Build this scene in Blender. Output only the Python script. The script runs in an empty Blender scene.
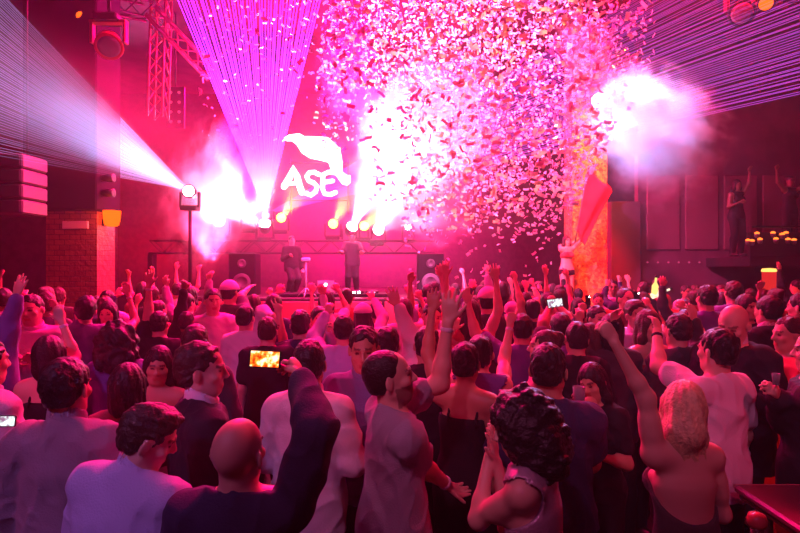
import bpy, math, random, time
import numpy as np
from mathutils import Vector, Matrix, Euler
T0 = time.time()
SC = bpy.context.scene
COL = SC.collection
F = 533.33; CAMZ = 2.1
rnd = random.Random(7)
NEG = []

def at(px, py, y):
    """world point seen at pixel (px, py) at depth y"""
    return Vector(((px - 400) * y / F, y, CAMZ - (py - 266.5) * y / F))

# ------------------------------------------------------------------ helpers
def tag(o, label=None, cat=None, group=None, kind=None):
    if label: o['label'] = label
    if cat: o['category'] = cat
    if group: o['group'] = group
    if kind: o['kind'] = kind
    return o

def srgb(r, g, b):
    f = lambda c: (c / 255 / 12.92) if c / 255 <= .04045 else ((c / 255 + .055) / 1.055) ** 2.4
    return (f(r), f(g), f(b), 1)

def mat(name, col, rough=.6, metal=0, bump=0, bscale=60, var=0, vscale=6, spec=.5, col2=None, tint=False, sheen=0):
    m = bpy.data.materials.new(name); m.use_nodes = True
    nt = m.node_tree; N = nt.nodes; L = nt.links; b = N['Principled BSDF']
    col = tuple(col[:3]) + (1,)
    b.inputs['Base Color'].default_value = col
    b.inputs['Roughness'].default_value = rough; b.inputs['Metallic'].default_value = metal
    b.inputs['Specular IOR Level'].default_value = spec
    if sheen: b.inputs['Sheen Weight'].default_value = sheen
    tc = N.new('ShaderNodeTexCoord')
    out = None
    if var or col2:
        n = N.new('ShaderNodeTexNoise'); n.inputs['Scale'].default_value = vscale; n.inputs['Detail'].default_value = 4
        L.new(tc.outputs['Object'], n.inputs['Vector'])
        mx = N.new('ShaderNodeMix'); mx.data_type = 'RGBA'
        c2 = tuple(col2[:3]) + (1,) if col2 else tuple(max(0, c * (1 - var)) for c in col[:3]) + (1,)
        rp = N.new('ShaderNodeValToRGB'); rp.color_ramp.elements[0].position = .4; rp.color_ramp.elements[1].position = .6
        L.new(n.outputs['Fac'], rp.inputs['Fac']); L.new(rp.outputs['Color'], mx.inputs['Factor'])
        mx.inputs['A'].default_value = col; mx.inputs['B'].default_value = c2
        out = mx.outputs['Result']
    if tint:
        at_ = N.new('ShaderNodeAttribute'); at_.attribute_name = 'tint'
        mu = N.new('ShaderNodeMix'); mu.data_type = 'RGBA'; mu.blend_type = 'MULTIPLY'; mu.inputs['Factor'].default_value = 1
        if out: L.new(out, mu.inputs['A'])
        else: mu.inputs['A'].default_value = col
        L.new(at_.outputs['Color'], mu.inputs['B']); out = mu.outputs['Result']
    if out: L.new(out, b.inputs['Base Color'])
    if bump:
        n2 = N.new('ShaderNodeTexNoise'); n2.inputs['Scale'].default_value = bscale; n2.inputs['Detail'].default_value = 3
        L.new(tc.outputs['Object'], n2.inputs['Vector'])
        bp = N.new('ShaderNodeBump'); bp.inputs['Strength'].default_value = bump; bp.inputs['Distance'].default_value = .01
        L.new(n2.outputs['Fac'], bp.inputs['Height']); L.new(bp.outputs['Normal'], b.inputs['Normal'])
    return m

def emit(name, col, s):
    m = bpy.data.materials.new(name); m.use_nodes = True
    nt = m.node_tree; nt.nodes.clear()
    e = nt.nodes.new('ShaderNodeEmission'); o = nt.nodes.new('ShaderNodeOutputMaterial')
    e.inputs['Color'].default_value = tuple(col[:3]) + (1,); e.inputs['Strength'].default_value = s
    nt.links.new(e.outputs[0], o.inputs['Surface'])
    return m

class MB:
    """collects primitive shapes and links them as ONE mesh object"""
    def __init__(s): s.v = []; s.f = []; s.sm = []
    def add(s, vs, fs, smooth=False):
        b = len(s.v); s.v += [tuple(v) for v in vs]; s.f += [tuple(b + i for i in f) for f in fs]; s.sm += [smooth] * len(fs); return s
    def box(s, lo, hi, bev=0.0, M=None):
        x0, y0, z0 = lo; x1, y1, z1 = hi
        e = min(bev, (x1 - x0) * .45, (y1 - y0) * .45, (z1 - z0) * .45)
        if e <= 0:
            vs = [Vector((x, y, z)) for z in (z0, z1) for y in (y0, y1) for x in (x0, x1)]
            fs = [(0, 2, 3, 1), (4, 5, 7, 6), (0, 1, 5, 4), (2, 6, 7, 3), (0, 4, 6, 2), (1, 3, 7, 5)]
        else:
            vs = []; idx = {}
            X = (x0, x1); Y = (y0, y1); Z = (z0, z1)
            for i in (0, 1):
                for j in (0, 1):
                    for k in (0, 1):
                        sx, sy, sz = (e, -e)[i], (e, -e)[j], (e, -e)[k]
                        for a, p in enumerate(((0, sy, sz), (sx, 0, sz), (sx, sy, 0))):
                            idx[i, j, k, a] = len(vs); vs.append(Vector((X[i] + p[0], Y[j] + p[1], Z[k] + p[2])))
            fs = []
            for i in (0, 1):
                q = [idx[i, 0, 0, 0], idx[i, 1, 0, 0], idx[i, 1, 1, 0], idx[i, 0, 1, 0]]; fs.append(q if i else q[::-1])
                q = [idx[0, i, 0, 1], idx[1, i, 0, 1], idx[1, i, 1, 1], idx[0, i, 1, 1]]; fs.append(q[::-1] if i else q)
                q = [idx[0, 0, i, 2], idx[1, 0, i, 2], idx[1, 1, i, 2], idx[0, 1, i, 2]]; fs.append(q if i else q[::-1])
            for i in (0, 1):
                for j in (0, 1):
                    fs.append([idx[i, j, 0, 0], idx[i, j, 1, 0], idx[i, j, 1, 1], idx[i, j, 0, 1]])
                    fs.append([idx[i, 0, j, 0], idx[i, 1, j, 0], idx[i, 1, j, 2], idx[i, 0, j, 2]])
                    fs.append([idx[0, i, j, 1], idx[1, i, j, 1], idx[1, i, j, 2], idx[0, i, j, 2]])
                    for k in (0, 1): fs.append([idx[i, j, k, 0], idx[i, j, k, 1], idx[i, j, k, 2]])
        if M: vs = [M @ v for v in vs]
        return s.add(vs, fs)
    def tube(s, pts, r, n=10, cap=True):
        pts = [Vector(p) for p in pts]; rs = r if isinstance(r, (list, tuple)) else [r] * len(pts)
        vs = []; up = None
        for i, p in enumerate(pts):
            t = (pts[min(i + 1, len(pts) - 1)] - pts[max(i - 1, 0)]).normalized()
            if up is None:
                up = Vector((0, 0, 1)) if abs(t.z) < .9 else Vector((1, 0, 0))
            a = t.cross(up).normalized(); up = a.cross(t).normalized()
            for k in range(n):
                c = 2 * math.pi * k / n; vs.append(p + (a * math.cos(c) + up * math.sin(c)) * rs[i])
        fs = [(i * n + k, i * n + (k + 1) % n, (i + 1) * n + (k + 1) % n, (i + 1) * n + k) for i in range(len(pts) - 1) for k in range(n)]
        if cap: fs += [tuple(range(n))[::-1], tuple((len(pts) - 1) * n + k for k in range(n))]
        return s.add(vs, fs, True)
    def lathe(s, prof, n=20, M=None):
        vs = []
        for (r, z) in prof:
            for k in range(n):
                c = 2 * math.pi * k / n; v = Vector((r * math.cos(c), r * math.sin(c), z)); vs.append(M @ v if M else v)
        m = len(prof)
        fs = [(i * n + k, i * n + (k + 1) % n, (i + 1) * n + (k + 1) % n, (i + 1) * n + k) for i in range(m - 1) for k in range(n)]
        fs += [tuple(range(n))[::-1], tuple((m - 1) * n + k for k in range(n))]
        return s.add(vs, fs, True)
    def prism(s, poly, axis_pt):
        """closed outline (list of Vectors) extruded along axis_pt"""
        n = len(poly); a = Vector(axis_pt)
        vs = list(poly) + [p + a for p in poly]
        fs = [tuple(range(n)), tuple(range(2 * n - 1, n - 1, -1))] + [(i, i + n, (i + 1) % n + n, (i + 1) % n) for i in range(n)]
        return s.add(vs, fs)
    def build(s, name, m, parent=None, origin=None):
        me = bpy.data.meshes.new(name)
        o0 = Vector(origin) if origin is not None else Vector((0, 0, 0))
        me.from_pydata([tuple(Vector(v) - o0) for v in s.v], [], s.f); me.validate()
        me.polygons.foreach_set('use_smooth', [False] * len(me.polygons) if not any(s.sm) else (s.sm + [True] * len(me.polygons))[:len(me.polygons)])
        if m: me.materials.append(m)
        o = bpy.data.objects.new(name, me); COL.objects.link(o)
        o.location = o0
        if parent: o.parent = parent; 
        return o

def empty(name, loc=(0, 0, 0), rz=0, **k):
    o = bpy.data.objects.new(name, None); COL.objects.link(o); o.location = loc; o.rotation_euler = (0, 0, rz); o.empty_display_size = .1
    tag(o, **k); return o

def copy_tree(o, parent=None):
    c = o.copy(); COL.objects.link(c); c.parent = parent
    for ch in list(o.children): copy_tree(ch, c)
    return c

def look(frm, to):
    """rotation whose local +Z points from frm to to"""
    return (Vector(to) - Vector(frm)).to_track_quat('Z', 'Y').to_matrix().to_4x4()

def light(name, kind, loc, to=None, col=(1, 1, 1), w=100, size=.2, angle=30, blend=.3, sy=None, spread=None):
    d = bpy.data.lights.new(name, kind); d.color = col; d.energy = w
    if kind == 'AREA':
        d.size = size
        if sy: d.shape = 'RECTANGLE'; d.size_y = sy
        if spread: d.spread = math.radians(spread)
    else: d.shadow_soft_size = size
    if kind == 'SPOT': d.spot_size = math.radians(angle); d.spot_blend = blend
    o = bpy.data.objects.new(name, d); COL.objects.link(o); o.location = loc
    if to is not None: o.rotation_euler = (Vector(loc) - Vector(to)).to_track_quat('Z', 'Y').to_euler()
    return o

# ------------------------------------------------------------------ camera / render settings
cd = bpy.data.cameras.new('camera'); cam = bpy.data.objects.new('camera', cd); COL.objects.link(cam)
cam.location = (0, 0, CAMZ); cam.rotation_euler = (math.radians(90), 0, 0); cd.lens = 24; cd.sensor_width = 36; cd.clip_end = 80
SC.camera = cam
SC.view_settings.view_transform = 'Standard'; SC.view_settings.look = 'None'; SC.view_settings.gamma = 1; SC.view_settings.use_curve_mapping = False
SC.view_settings.exposure = 0.0
cy = SC.cycles
cy.use_denoising = True; cy.max_bounces = 4; cy.diffuse_bounces = 1; cy.glossy_bounces = 2; cy.transmission_bounces = 3; cy.volume_bounces = 0
cy.transparent_max_bounces = 12; cy.volume_step_rate = 2; cy.volume_max_steps = 128
cy.sample_clamp_indirect = 4; cy.use_light_tree = True
try: cy.caustics_reflective = False; cy.caustics_refractive = False
except Exception: pass
w = bpy.data.worlds.new('world'); SC.world = w; w.use_nodes = True
w.node_tree.nodes['Background'].inputs[0].default_value = (.5, .02, .12, 1); w.node_tree.nodes['Background'].inputs[1].default_value = .02
_vs = w.node_tree.nodes.new('ShaderNodeVolumeScatter'); _vs.inputs['Density'].default_value = .005; _vs.inputs['Anisotropy'].default_value = .6   # thin haze filling the club
w.node_tree.links.new(_vs.outputs[0], w.node_tree.nodes['World Output'].inputs['Volume'])

# ------------------------------------------------------------------ materials of the place
M = {}
M['black'] = mat('black painted metal', (.012, .011, .014), .45, .3)
M['dark'] = mat('dark wall paint', (.05, .022, .03), .8, bump=.3, bscale=8, var=.4)
M['ceil'] = mat('black ceiling paint', (.07, .02, .05), .85, var=.4, vscale=2)
M['floor'] = mat('dark polished floor', (.03, .02, .024), .3, var=.5, vscale=3)
M['stage'] = mat('black stage deck', (.03, .02, .025), .5)
M['crome'] = mat('brushed aluminium', (.55, .55, .57), .35, .9)
M['grey'] = mat('grey plastic', (.16, .16, .17), .5)
M['redfab'] = mat('red velvet', (.6, .03, .03), .7, sheen=.3)
M['wood'] = mat('dark wood', (.12, .045, .03), .35, bump=.2)
M['paper'] = mat('tissue paper', (.9, .88, .9), .7)

def brick_mat(name, c1, c2, scale, mortar=(.02, .01, .01), metal=0, rough=.5):
    m = mat(name, c1, rough, metal); nt = m.node_tree; N = nt.nodes; L = nt.links; b = N['Principled BSDF']
    g = N.new('ShaderNodeNewGeometry'); mp = N.new('ShaderNodeVectorMath'); mp.operation = 'ADD'
    sp = N.new('ShaderNodeSeparateXYZ'); L.new(g.outputs['Position'], sp.inputs[0])
    ad = N.new('ShaderNodeMath'); ad.operation = 'ADD'; L.new(sp.outputs['X'], ad.inputs[0]); L.new(sp.outputs['Y'], ad.inputs[1])
    cb = N.new('ShaderNodeCombineXYZ'); L.new(ad.outputs[0], cb.inputs['X']); L.new(sp.outputs['Z'], cb.inputs['Y'])
    t = N.new('ShaderNodeTexBrick'); t.inputs['Scale'].default_value = scale
    t.inputs['Color1'].default_value = tuple(c1) + (1,); t.inputs['Color2'].default_value = tuple(c2) + (1,); t.inputs['Mortar'].default_value = tuple(mortar) + (1,)
    t.inputs['Mortar Size'].default_value = .012
    L.new(cb.outputs[0], t.inputs['Vector']); L.new(t.outputs['Color'], b.inputs['Base Color'])
    bp = N.new('ShaderNodeBump'); bp.inputs['Strength'].default_value = .6; bp.inputs['Distance'].default_value = .02; bp.invert = True
    L.new(t.outputs['Fac'], bp.inputs['Height'])
    n = N.new('ShaderNodeTexNoise'); n.inputs['Scale'].default_value = 14
    L.new(g.outputs['Position'], n.inputs['Vector'])
    b2 = N.new('ShaderNodeBump'); b2.inputs['Strength'].default_value = .5; b2.inputs['Distance'].default_value = .03
    L.new(n.outputs['Fac'], b2.inputs['Height']); L.new(bp.outputs['Normal'], b2.inputs['Normal']); L.new(b2.outputs['Normal'], b.inputs['Normal'])
    return m
M['brick'] = brick_mat('glazed brick', (.30, .11, .09), (.22, .08, .07), 3.2, rough=.28)

def mosaic_mat():
    m = mat('gold leaf mosaic', (.9, .5, .2), .45, .0); nt = m.node_tree; N = nt.nodes; L = nt.links; b = N['Principled BSDF']
    g = N.new('ShaderNodeNewGeometry'); v = N.new('ShaderNodeTexVoronoi'); v.inputs['Scale'].default_value = 20
    L.new(g.outputs['Position'], v.inputs['Vector'])
    rp = N.new('ShaderNodeValToRGB'); e = rp.color_ramp.elements
    e[0].color = (.7, .10, .04, 1); e[1].color = (1, .6, .15, 1)
    sp = N.new('ShaderNodeSeparateColor'); L.new(v.outputs['Color'], sp.inputs[0]); L.new(sp.outputs[0], rp.inputs['Fac'])
    L.new(rp.outputs['Color'], b.inputs['Base Color'])
    nm = N.new('ShaderNodeVectorMath'); nm.operation = 'MULTIPLY_ADD'
    L.new(v.outputs['Color'], nm.inputs[0]); nm.inputs[1].default_value = (.7, .7, .7); nm.inputs[2].default_value = (-.35, -.35, -.35)
    a = N.new('ShaderNodeVectorMath'); a.operation = 'ADD'; L.new(g.outputs['Normal'], a.inputs[0]); L.new(nm.outputs[0], a.inputs[1])
    n2 = N.new('ShaderNodeVectorMath'); n2.operation = 'NORMALIZE'; L.new(a.outputs[0], n2.inputs[0]); L.new(n2.outputs[0], b.inputs['Normal'])
    return m
M['mosaic'] = mosaic_mat()
M['white_e'] = emit('white lamp glow', (1, .93, 1), 60)
M['yellow_e'] = emit('amber lamp glow', (1, .45, .05), 14)
M['orange_e'] = emit('orange lamp glow', (1, .11, .0), 2.2)
M['cool_e'] = emit('cool lamp glow', (.75, .8, 1), 40)
M['candle_e'] = emit('candle flame', (1, .16, .02), 3.0)
M['dot_e'] = emit('dim pink led', (1, .1, .3), .5)

# ------------------------------------------------------------------ room shell
X0, X1, Y0, Y1, ZC = -9.0, 12.5, -3.0, 17.0, 7.6
def struct(name, bm, m): return tag(bm.build(name, m), kind='structure')
struct('floor', MB().box((X0, Y0, -.1), (X1, Y1, 0)), M['floor'])
struct('ceiling', MB().box((X0, Y0, ZC), (X1, Y1, ZC + .1)), M['ceil'])
struct('wall_back', MB().box((X0, Y1, -.1), (X1, Y1 + .1, ZC + .1)), M['dark'])
struct('wall_left', MB().box((X0 - .1, Y0, -.1), (X0, Y1 + .1, ZC + .1)), M['dark'])
struct('wall_right', MB().box((X1, Y0, -.1), (X1 + .1, Y1 + .1, ZC + .1)), M['dark'])
struct('wall_front', MB().box((X0, Y0 - .1, -.1), (X1, Y0, ZC + .1)), M['dark'])
# left brick pillar, and the dark casing over it
struct('pillar_left', MB().box((-5.31, 8.0, 0), (-4.545, 8.5, 2.93)), M['brick'])
struct('wall_casing_left', MB().box((-5.60, 7.9, 2.94), (-4.50, 8.6, ZC - .005), .02), mat('matt black casing', (.012, .008, .018), .95, spec=.1))
# dark side wall between the casing and the room's left
struct('wall_side_left', MB().box((X0 + .02, 9.3, 0.001), (-5.2, 9.5, ZC - .005)), M['dark'])
# right: gold pillar, dark pilaster, panelled wall
struct('pillar_right', MB().box((3.88, 12.0, 0), (4.66, 12.6, ZC - .005)), M['mosaic'])
struct('wall_pilaster', MB().box((5.02, 12.7, 0), (5.75, 13.2, 3.65), .02), mat('maroon pilaster', (.09, .02, .05), .8))
bm = MB().box((5.76, 12.9, 0), (X1 - .01, 13.1, ZC - .01))
struct('wall_upper_right', bm, mat('maroon plaster', (.16, .03, .07), .85, var=.4, vscale=1.2))
bm = MB()
for k in range(7): bm.box((5.95 + k * .93, 12.84, 2.5), (6.75 + k * .93, 12.895, 4.3), .02)
struct('trim_1', bm, mat('maroon wall panel', (.2, .035, .07), .7))
# mezzanine on the right, where two dancers stand
struct('wall_mezzanine', MB().box((7.35, 11.2, 2.1), (X1 - .01, 12.8, 2.3)).box((7.35, 11.2, 2.3), (X1 - .01, 11.3, 2.82), .01), mat('mezzanine black', (.03, .012, .02), .7))
bm = MB()
for k in range(26): bm.lathe([(0.001, 0), (.02, .004), (.024, .02), (.02, .036), (.001, .04)], 8, Matrix.Translation((5.95 + k * .25, 12.82, 2.18)))
struct('trim_2', bm, M['dot_e'])
# stage
struct('floor_stage', MB().box((-5.6, 11.0, 0), (3.4, 16.9, 1.45), .02), M['stage'])
bm = MB()
for k in range(12): bm.box((-5.5 + k * .74, 10.95, .1), (-4.82 + k * .74, 10.995, 1.38), .015)
struct('trim_3', bm, mat('red stage fascia', (.5, .08, .1), .6))
# ------------------------------------------------------------------ stage lamps: base, yoke, head, lens
def moving_head(loc, aim, lens_m, label, group, r=.14, hang=False, name='moving_head_lamp'):
    loc = Vector(loc)
    root = empty(name, (0, 0, 0), label=label, cat='stage lamp', group=group)
    root.location = loc
    s = -1 if hang else 1
    MB().box((-.17, -.14, s * -.34 - .05), (.17, .14, s * -.34 + .05), .02).build('base', M['black'], root)
    y = MB()
    for sx in (-1, 1): y.box((sx * (r + .06) - .02, -.05, min(0, s * -.3)), (sx * (r + .06) + .02, .05, max(0, s * -.3)), .01)
    y.box((-r - .08, -.05, s * -.3 - .02), (r + .08, .05, s * -.3 + .02)); y.build('yoke', M['black'], root)
    Mr = look(loc, aim)
    MB().lathe([(r * .5, -.2), (r * .85, -.14), (r, -.02), (r * 1.08, .06), (r * 1.1, .1), (r * .9, .1)], 20, Mr).build('head', M['black'], root); hd_ = [c_ for c_ in root.children if c_.name.startswith('head')][0]
    MB().lathe([(r * .86, .085), (r * .86, .105), (r * .6, .118), (.002, .125)], 20, Mr).build('lens', lens_m, hd_)
    return root, loc + (Mr.to_3x3() @ Vector((0, 0, .16)))

YL = 13.0
lamp_bar = MB()
zt = at(0, 222, YL).z - .46
x0 = at(185, 0, YL).x - .8; x1 = at(412, 0, YL).x + .5
for dz in (0, -.3):
    for dy in (-.14, .14): lamp_bar.tube([(x0, YL + dy, zt + dz), (x1, YL + dy, zt + dz)], .022, 8)
nb = int((x1 - x0) / .3)
for k in range(nb):
    xa = x0 + (x1 - x0) * k / nb; xb = x0 + (x1 - x0) * (k + 1) / nb
    for dy in (-.14, .14): lamp_bar.tube([(xa, YL + dy, zt - .3 * (k % 2)), (xb, YL + dy, zt - .3 * ((k + 1) % 2))], .012, 6)
    lamp_bar.tube([(xa, YL - .14, zt), (xa, YL + .14, zt)], .012, 6)
for x in (x0, (x0 + x1) / 2, x1): lamp_bar.box((x - .06, YL - .12, 1.455), (x + .06, YL + .12, zt - .28), .01)
tag(lamp_bar.build('lighting_truss', M['black']), 'low black truss across the stage carrying the row of bright lamps', 'truss')

# px, py, aim px, aim py, aim depth, kind
LAMPS = [
 (220, 222, 150, 120, 8.0, 'w', 'white stage lamp at the left end of the lamp row, half in smoke'),
 (248, 217, 300, 150, 9.5, 'y', 'amber stage lamp just left of the upward white beam'),
 (265, 226, 262, 60, 9.5, 'w', 'white stage lamp throwing a V of light straight up'),
 (281, 218, 320, 160, 9.5, 'y', 'amber stage lamp below the glowing letters, right of the V of light'),
 (333, 224, 352, 190, 11., 'y', 'amber stage lamp left of the widest white beam'),
 (351, 229, 425, 80, 9.5, 'w', 'white stage lamp throwing the widest beam up to the right'),
 (364, 226, 395, 205, 10., 'y', 'amber stage lamp between two white beams'),
 (377, 230, 450, 205, 9.5, 'w', 'white stage lamp with a low beam slanting right'),
 (408, 227, 410, 226, 3., 's', 'small round white lamp at the right end of the row'),
]
LENS = {'w': M['white_e'], 'y': M['yellow_e'], 's': M['white_e']}
src = {}
for i, (px, py, ax, ay, ad, kd, lab) in enumerate(LAMPS):
    p = at(px, py, YL); a = at(ax, ay, ad) if kd != 'y' else at(px + (ax - px) * .4, py + (ay - py) * .4, 9.0)
    r = {'w': .15, 'y': .13, 's': .08}[kd]
    _, tip = moving_head((p.x, p.y, p.z), a, LENS[kd], lab, 'stage lamps in the row', r)
    src[i] = (tip, at(ax, ay, ad))

WH = (1, .52, .8)
def beam(i, w, ang, col=WH, blend=.4, size=.06):
    tip, to = src[i]
    return light('stage_beam_or_fill', 'SPOT', tip, to, col, w, size, ang, blend)
beam(2, 11000, 24)
beam(5, 16000, 32)
beam(7, 1500, 18, (.85, .5, 1))
beam(0, 1500, 40)
light('stage_beam_or_fill', 'SPOT', at(262, 228, 12.7), at(205, 175, 12.1), WH, 5000, .08, 60, .8)
light('stage_beam_or_fill', 'SPOT', at(212, 262, 11.9), at(208, 215, 12.1), (1, .03, .12), 5000, .1, 90, .8)  # unseen red spot added at the foot of the left plume
light('stage_beam_or_fill', 'SPOT', at(378, 228, 12.8), at(430, 130, 10.8), WH, 12000, .08, 50, .8)
light('stage_beam_or_fill', 'SPOT', at(350, -30, 11.0), at(352, 70, 11.2), WH, 9000, .08, 60, .8)  # unseen overhead spot added to whiten the puff
for i in (1, 3, 4, 6): beam(i, 9000, 18, (1, .25, .03))
light('stage_beam_or_fill', 'SPOT', at(263, 224, YL - .2), at(215, 20, 10), (.8, .1, 1), 2500, .1, 40, .6)
# blue-white beam to the upper left from behind the left plume
_, t = moving_head(at(190, 192, 11.15), at(0, 66, 5.0), M['cool_e'], 'cool white stage lamp throwing the long pale beam to the upper left', None, .13)
light('stage_beam_or_fill', 'SPOT', t, at(20, 88, 5.2), (.35, .42, 1), 45000, .05, 12, .8)
p = at(190, 192, 11.15); p.z -= 1.451; MB().tube([(0, 0, -.38), (0, 0, -p.z + .02)], .035, 10).build('pole', M['black'], _); MB().lathe([(.25, 0), (.25, .02), (.05, .04)], 16).build('foot', M['black'], _).location = (0, 0, -p.z)
# right jet lamp
_, t = moving_head(at(597, 100, 10.6), at(660, 112, 7.5), M['cool_e'], 'cool white lamp by the top of the orange pillar lighting the blue smoke', None, .15, hang=True)
light('jet_beam', 'SPOT', t, at(660, 122, 8), (.28, .38, 1), 4000, .1, 50, .6)

# ------------------------------------------------------------------ laser fans, the lit haze of each beam built as a glowing tube
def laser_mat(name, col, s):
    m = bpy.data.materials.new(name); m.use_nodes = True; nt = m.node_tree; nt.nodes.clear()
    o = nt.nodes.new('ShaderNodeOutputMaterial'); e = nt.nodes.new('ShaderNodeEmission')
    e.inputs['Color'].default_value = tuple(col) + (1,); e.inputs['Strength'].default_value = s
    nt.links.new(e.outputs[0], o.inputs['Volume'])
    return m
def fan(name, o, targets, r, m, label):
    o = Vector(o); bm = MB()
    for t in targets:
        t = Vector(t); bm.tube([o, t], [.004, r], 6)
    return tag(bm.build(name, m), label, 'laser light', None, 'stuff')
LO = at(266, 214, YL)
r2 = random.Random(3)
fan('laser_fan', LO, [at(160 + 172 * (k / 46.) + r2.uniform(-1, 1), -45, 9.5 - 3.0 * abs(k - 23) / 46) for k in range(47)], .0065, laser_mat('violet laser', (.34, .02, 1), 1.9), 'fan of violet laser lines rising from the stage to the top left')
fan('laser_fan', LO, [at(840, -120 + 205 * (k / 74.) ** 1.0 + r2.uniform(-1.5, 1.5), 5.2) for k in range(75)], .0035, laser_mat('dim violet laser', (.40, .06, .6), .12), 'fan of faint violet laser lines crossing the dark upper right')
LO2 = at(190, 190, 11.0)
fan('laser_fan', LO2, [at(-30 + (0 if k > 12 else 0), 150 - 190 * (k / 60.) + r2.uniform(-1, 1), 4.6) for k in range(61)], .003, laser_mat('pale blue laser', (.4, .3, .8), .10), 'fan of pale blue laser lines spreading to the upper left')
pj = empty('laser_projector', LO + Vector((0, .25, 0)), label='small black laser projector on the low truss under the V of light', cat='laser projector')
MB().box((-.14, -.1, -.1), (.14, .16, .1), .015).build('body', M['black'], pj)
MB().box((-.05, -.115, -.03), (.05, -.1, .03)).build('window', M['grey'], pj)
bm = MB().box((-.03, -.03, -.30), (.03, .03, -.1)); bm.build('bracket', M['black'], pj)

# ------------------------------------------------------------------ glowing letters (A, S, E under a swoosh)
YS = 13.4
sg = empty('light_sign', at(318, 170, YS), label='glowing white sign of a swoosh over the letters ASE above the stage', cat='sign')
def q(x, y): return Vector((250 + x / 4.85, 0, 100 + y / 4.85))
def wpt(v, dy=0): p = at(v.x, v.z, YS); p.y += dy; return p
sign_e = emit('sign glow', (1, .97, 1), 4)
def poly(name, pts):
    P = [wpt(q(*p)) for p in pts]; b = MB().prism(P, (0, .08, 0)); o = b.build(name, sign_e, None, sg.location); o.location = (0, 0, 0); o.parent = sg
def stroke(name, pts, r):
    b = MB(); rr = r / 4.85 * YS / F
    P = [wpt(q(*p)) for p in pts]; b.tube(P, rr, 10)
    for p in (P[0], P[-1]): b.lathe([(.001, -rr), (rr * .7, -rr * .7), (rr, 0), (rr * .7, rr * .7), (.001, rr)], 10, Matrix.Translation(p))
    o = b.build(name, sign_e, None, sg.location); o.location = (0, 0, 0); o.parent = sg
poly('swoosh', [(165, 184), (190, 168), (240, 162), (262, 176), (300, 176), (330, 178), (375, 180), (405, 205), (435, 235), (447, 300), (445, 345), (470, 365), (485, 365), (485, 400), (470, 412), (445, 405), (420, 370), (395, 345), (380, 300), (340, 290), (290, 280), (250, 255), (225, 215), (200, 195), (175, 196)])
stroke('letter_a', [(165, 420), (192, 375), (212, 330), (228, 370), (240, 415), (252, 448)], 15)
stroke('letter_a_bar', [(185, 405), (236, 402)], 9)
stroke('letter_s', [(335, 362), (312, 350), (288, 352), (274, 372), (285, 392), (310, 402), (326, 420), (318, 445), (295, 462), (272, 452)], 11)
stroke('letter_e', [(410, 352), (380, 350), (355, 362), (352, 395), (352, 430), (362, 455), (392, 458), (415, 448)], 11)
stroke('letter_e_bar', [(355, 400), (402, 392)], 10)
b = MB()
for x in (-.7, .75): b.tube([(x, .12, -1.1), (x, .12, .3)], .025, 8)
b.tube([(-.75, .12, -.75), (.8, .12, -.75)], .02, 8); b.tube([(-.75, .12, .2), (.8, .12, .2)], .02, 8)
b.build('frame', M['black'], sg)

# ------------------------------------------------------------------ DJ table and its gear
dj = empty('dj_table', (at(338, 0, 11.6).x, 11.6, 1.45), label='long black dj table at the front of the stage', cat='table')
MB().box((-1.25, -.32, .0), (1.25, .32, .055), .01).build('table_top', M['black'], dj).location = (0, 0, .02)
zt_ = 1.45 + .078
b = MB().box((-1.2, .0, 0), (-1.1, .3, .02)); b.build('foot', M['black'], dj); b = MB().box((1.1, 0, 0), (1.2, .3, .02)); b.build('foot', M['black'], dj)
p = at(326, 291, 11.5)
lp = empty('laptop', (p.x, 11.5, zt_), label='open laptop with a glowing round emblem on its lid, on the dj table', cat='laptop')
MB().box((-.18, -.02, 0), (.18, .24, .018), .005).build('base', M['crome'], lp)
b = MB().box((-.18, -.045, .015), (.18, -.03, .27), .006); b.build('lid', mat('pink lit aluminium', (.6, .6, .62), .4, .6), lp)
MB().lathe([(.034, 0), (.036, .004), (.001, .006)], 20, Matrix.Translation((0, -.045, .18)) @ Matrix.Rotation(math.radians(90), 4, 'X')).build('emblem', emit('emblem glow', (1, .95, 1), 6), lp).parent = [c_ for c_ in lp.children if c_.name.startswith('lid')][0]
MB().box((-.12, -.05, .03), (.1, -.0455, .075), .002).build('sticker', emit('glowing orange sticker', (1, .25, .1), .8), lp)  # sticker emits: its brightness is put into the colour
for (px, w_) in ((357, .36), (372, .30)):
    p = at(px, 296, 11.45)
    c = empty('dj_deck', (p.x, 11.45, zt_), label='dj deck with white lit buttons on the dj table, ' + ('beside the laptop' if px == 357 else 'right end of the table'), cat='dj deck')
    MB().box((-.14, -.15, 0), (.14, .2, .05), .01).build('body', M['black'], c)
    MB().lathe([(.1, .05), (.1, .06), (.02, .066)], 24, Matrix.Translation((0, .03, 0))).build('platter', M['grey'], c)
    b = MB()
    for k in (-1, 1): b.box((k * .05 - .028, -.156, .012), (k * .05 + .028, -.15, .036), .003)
    b.build('button', M['white_e'] if px == 357 else emit('pink buttons', (1, .5, .8), 2), c)
# tripod microphone stand
p = at(306, 299, 10.2)
st = empty('speaker_stand', (at(306, 0, 11.2).x, 11.2, 1.45), label='pale tripod stand standing on the stage left of the laptop', cat='stand')
pale = mat('pale grey metal', (.75, .72, .75), .4, .2)
MB().tube([(0, 0, .12), (0, 0, .75)], .02, 10).build('pole', pale, st)
for k in range(3):
    a = k * 2.094 + .5; MB().tube([(0, 0, .2), (.24 * math.cos(a), .2 * math.sin(a), .015)], .014, 8).build('leg', pale, st)
MB().box((-.09, -.06, .75), (.09, .06, .84), .02).build('head', pale, st)
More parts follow.
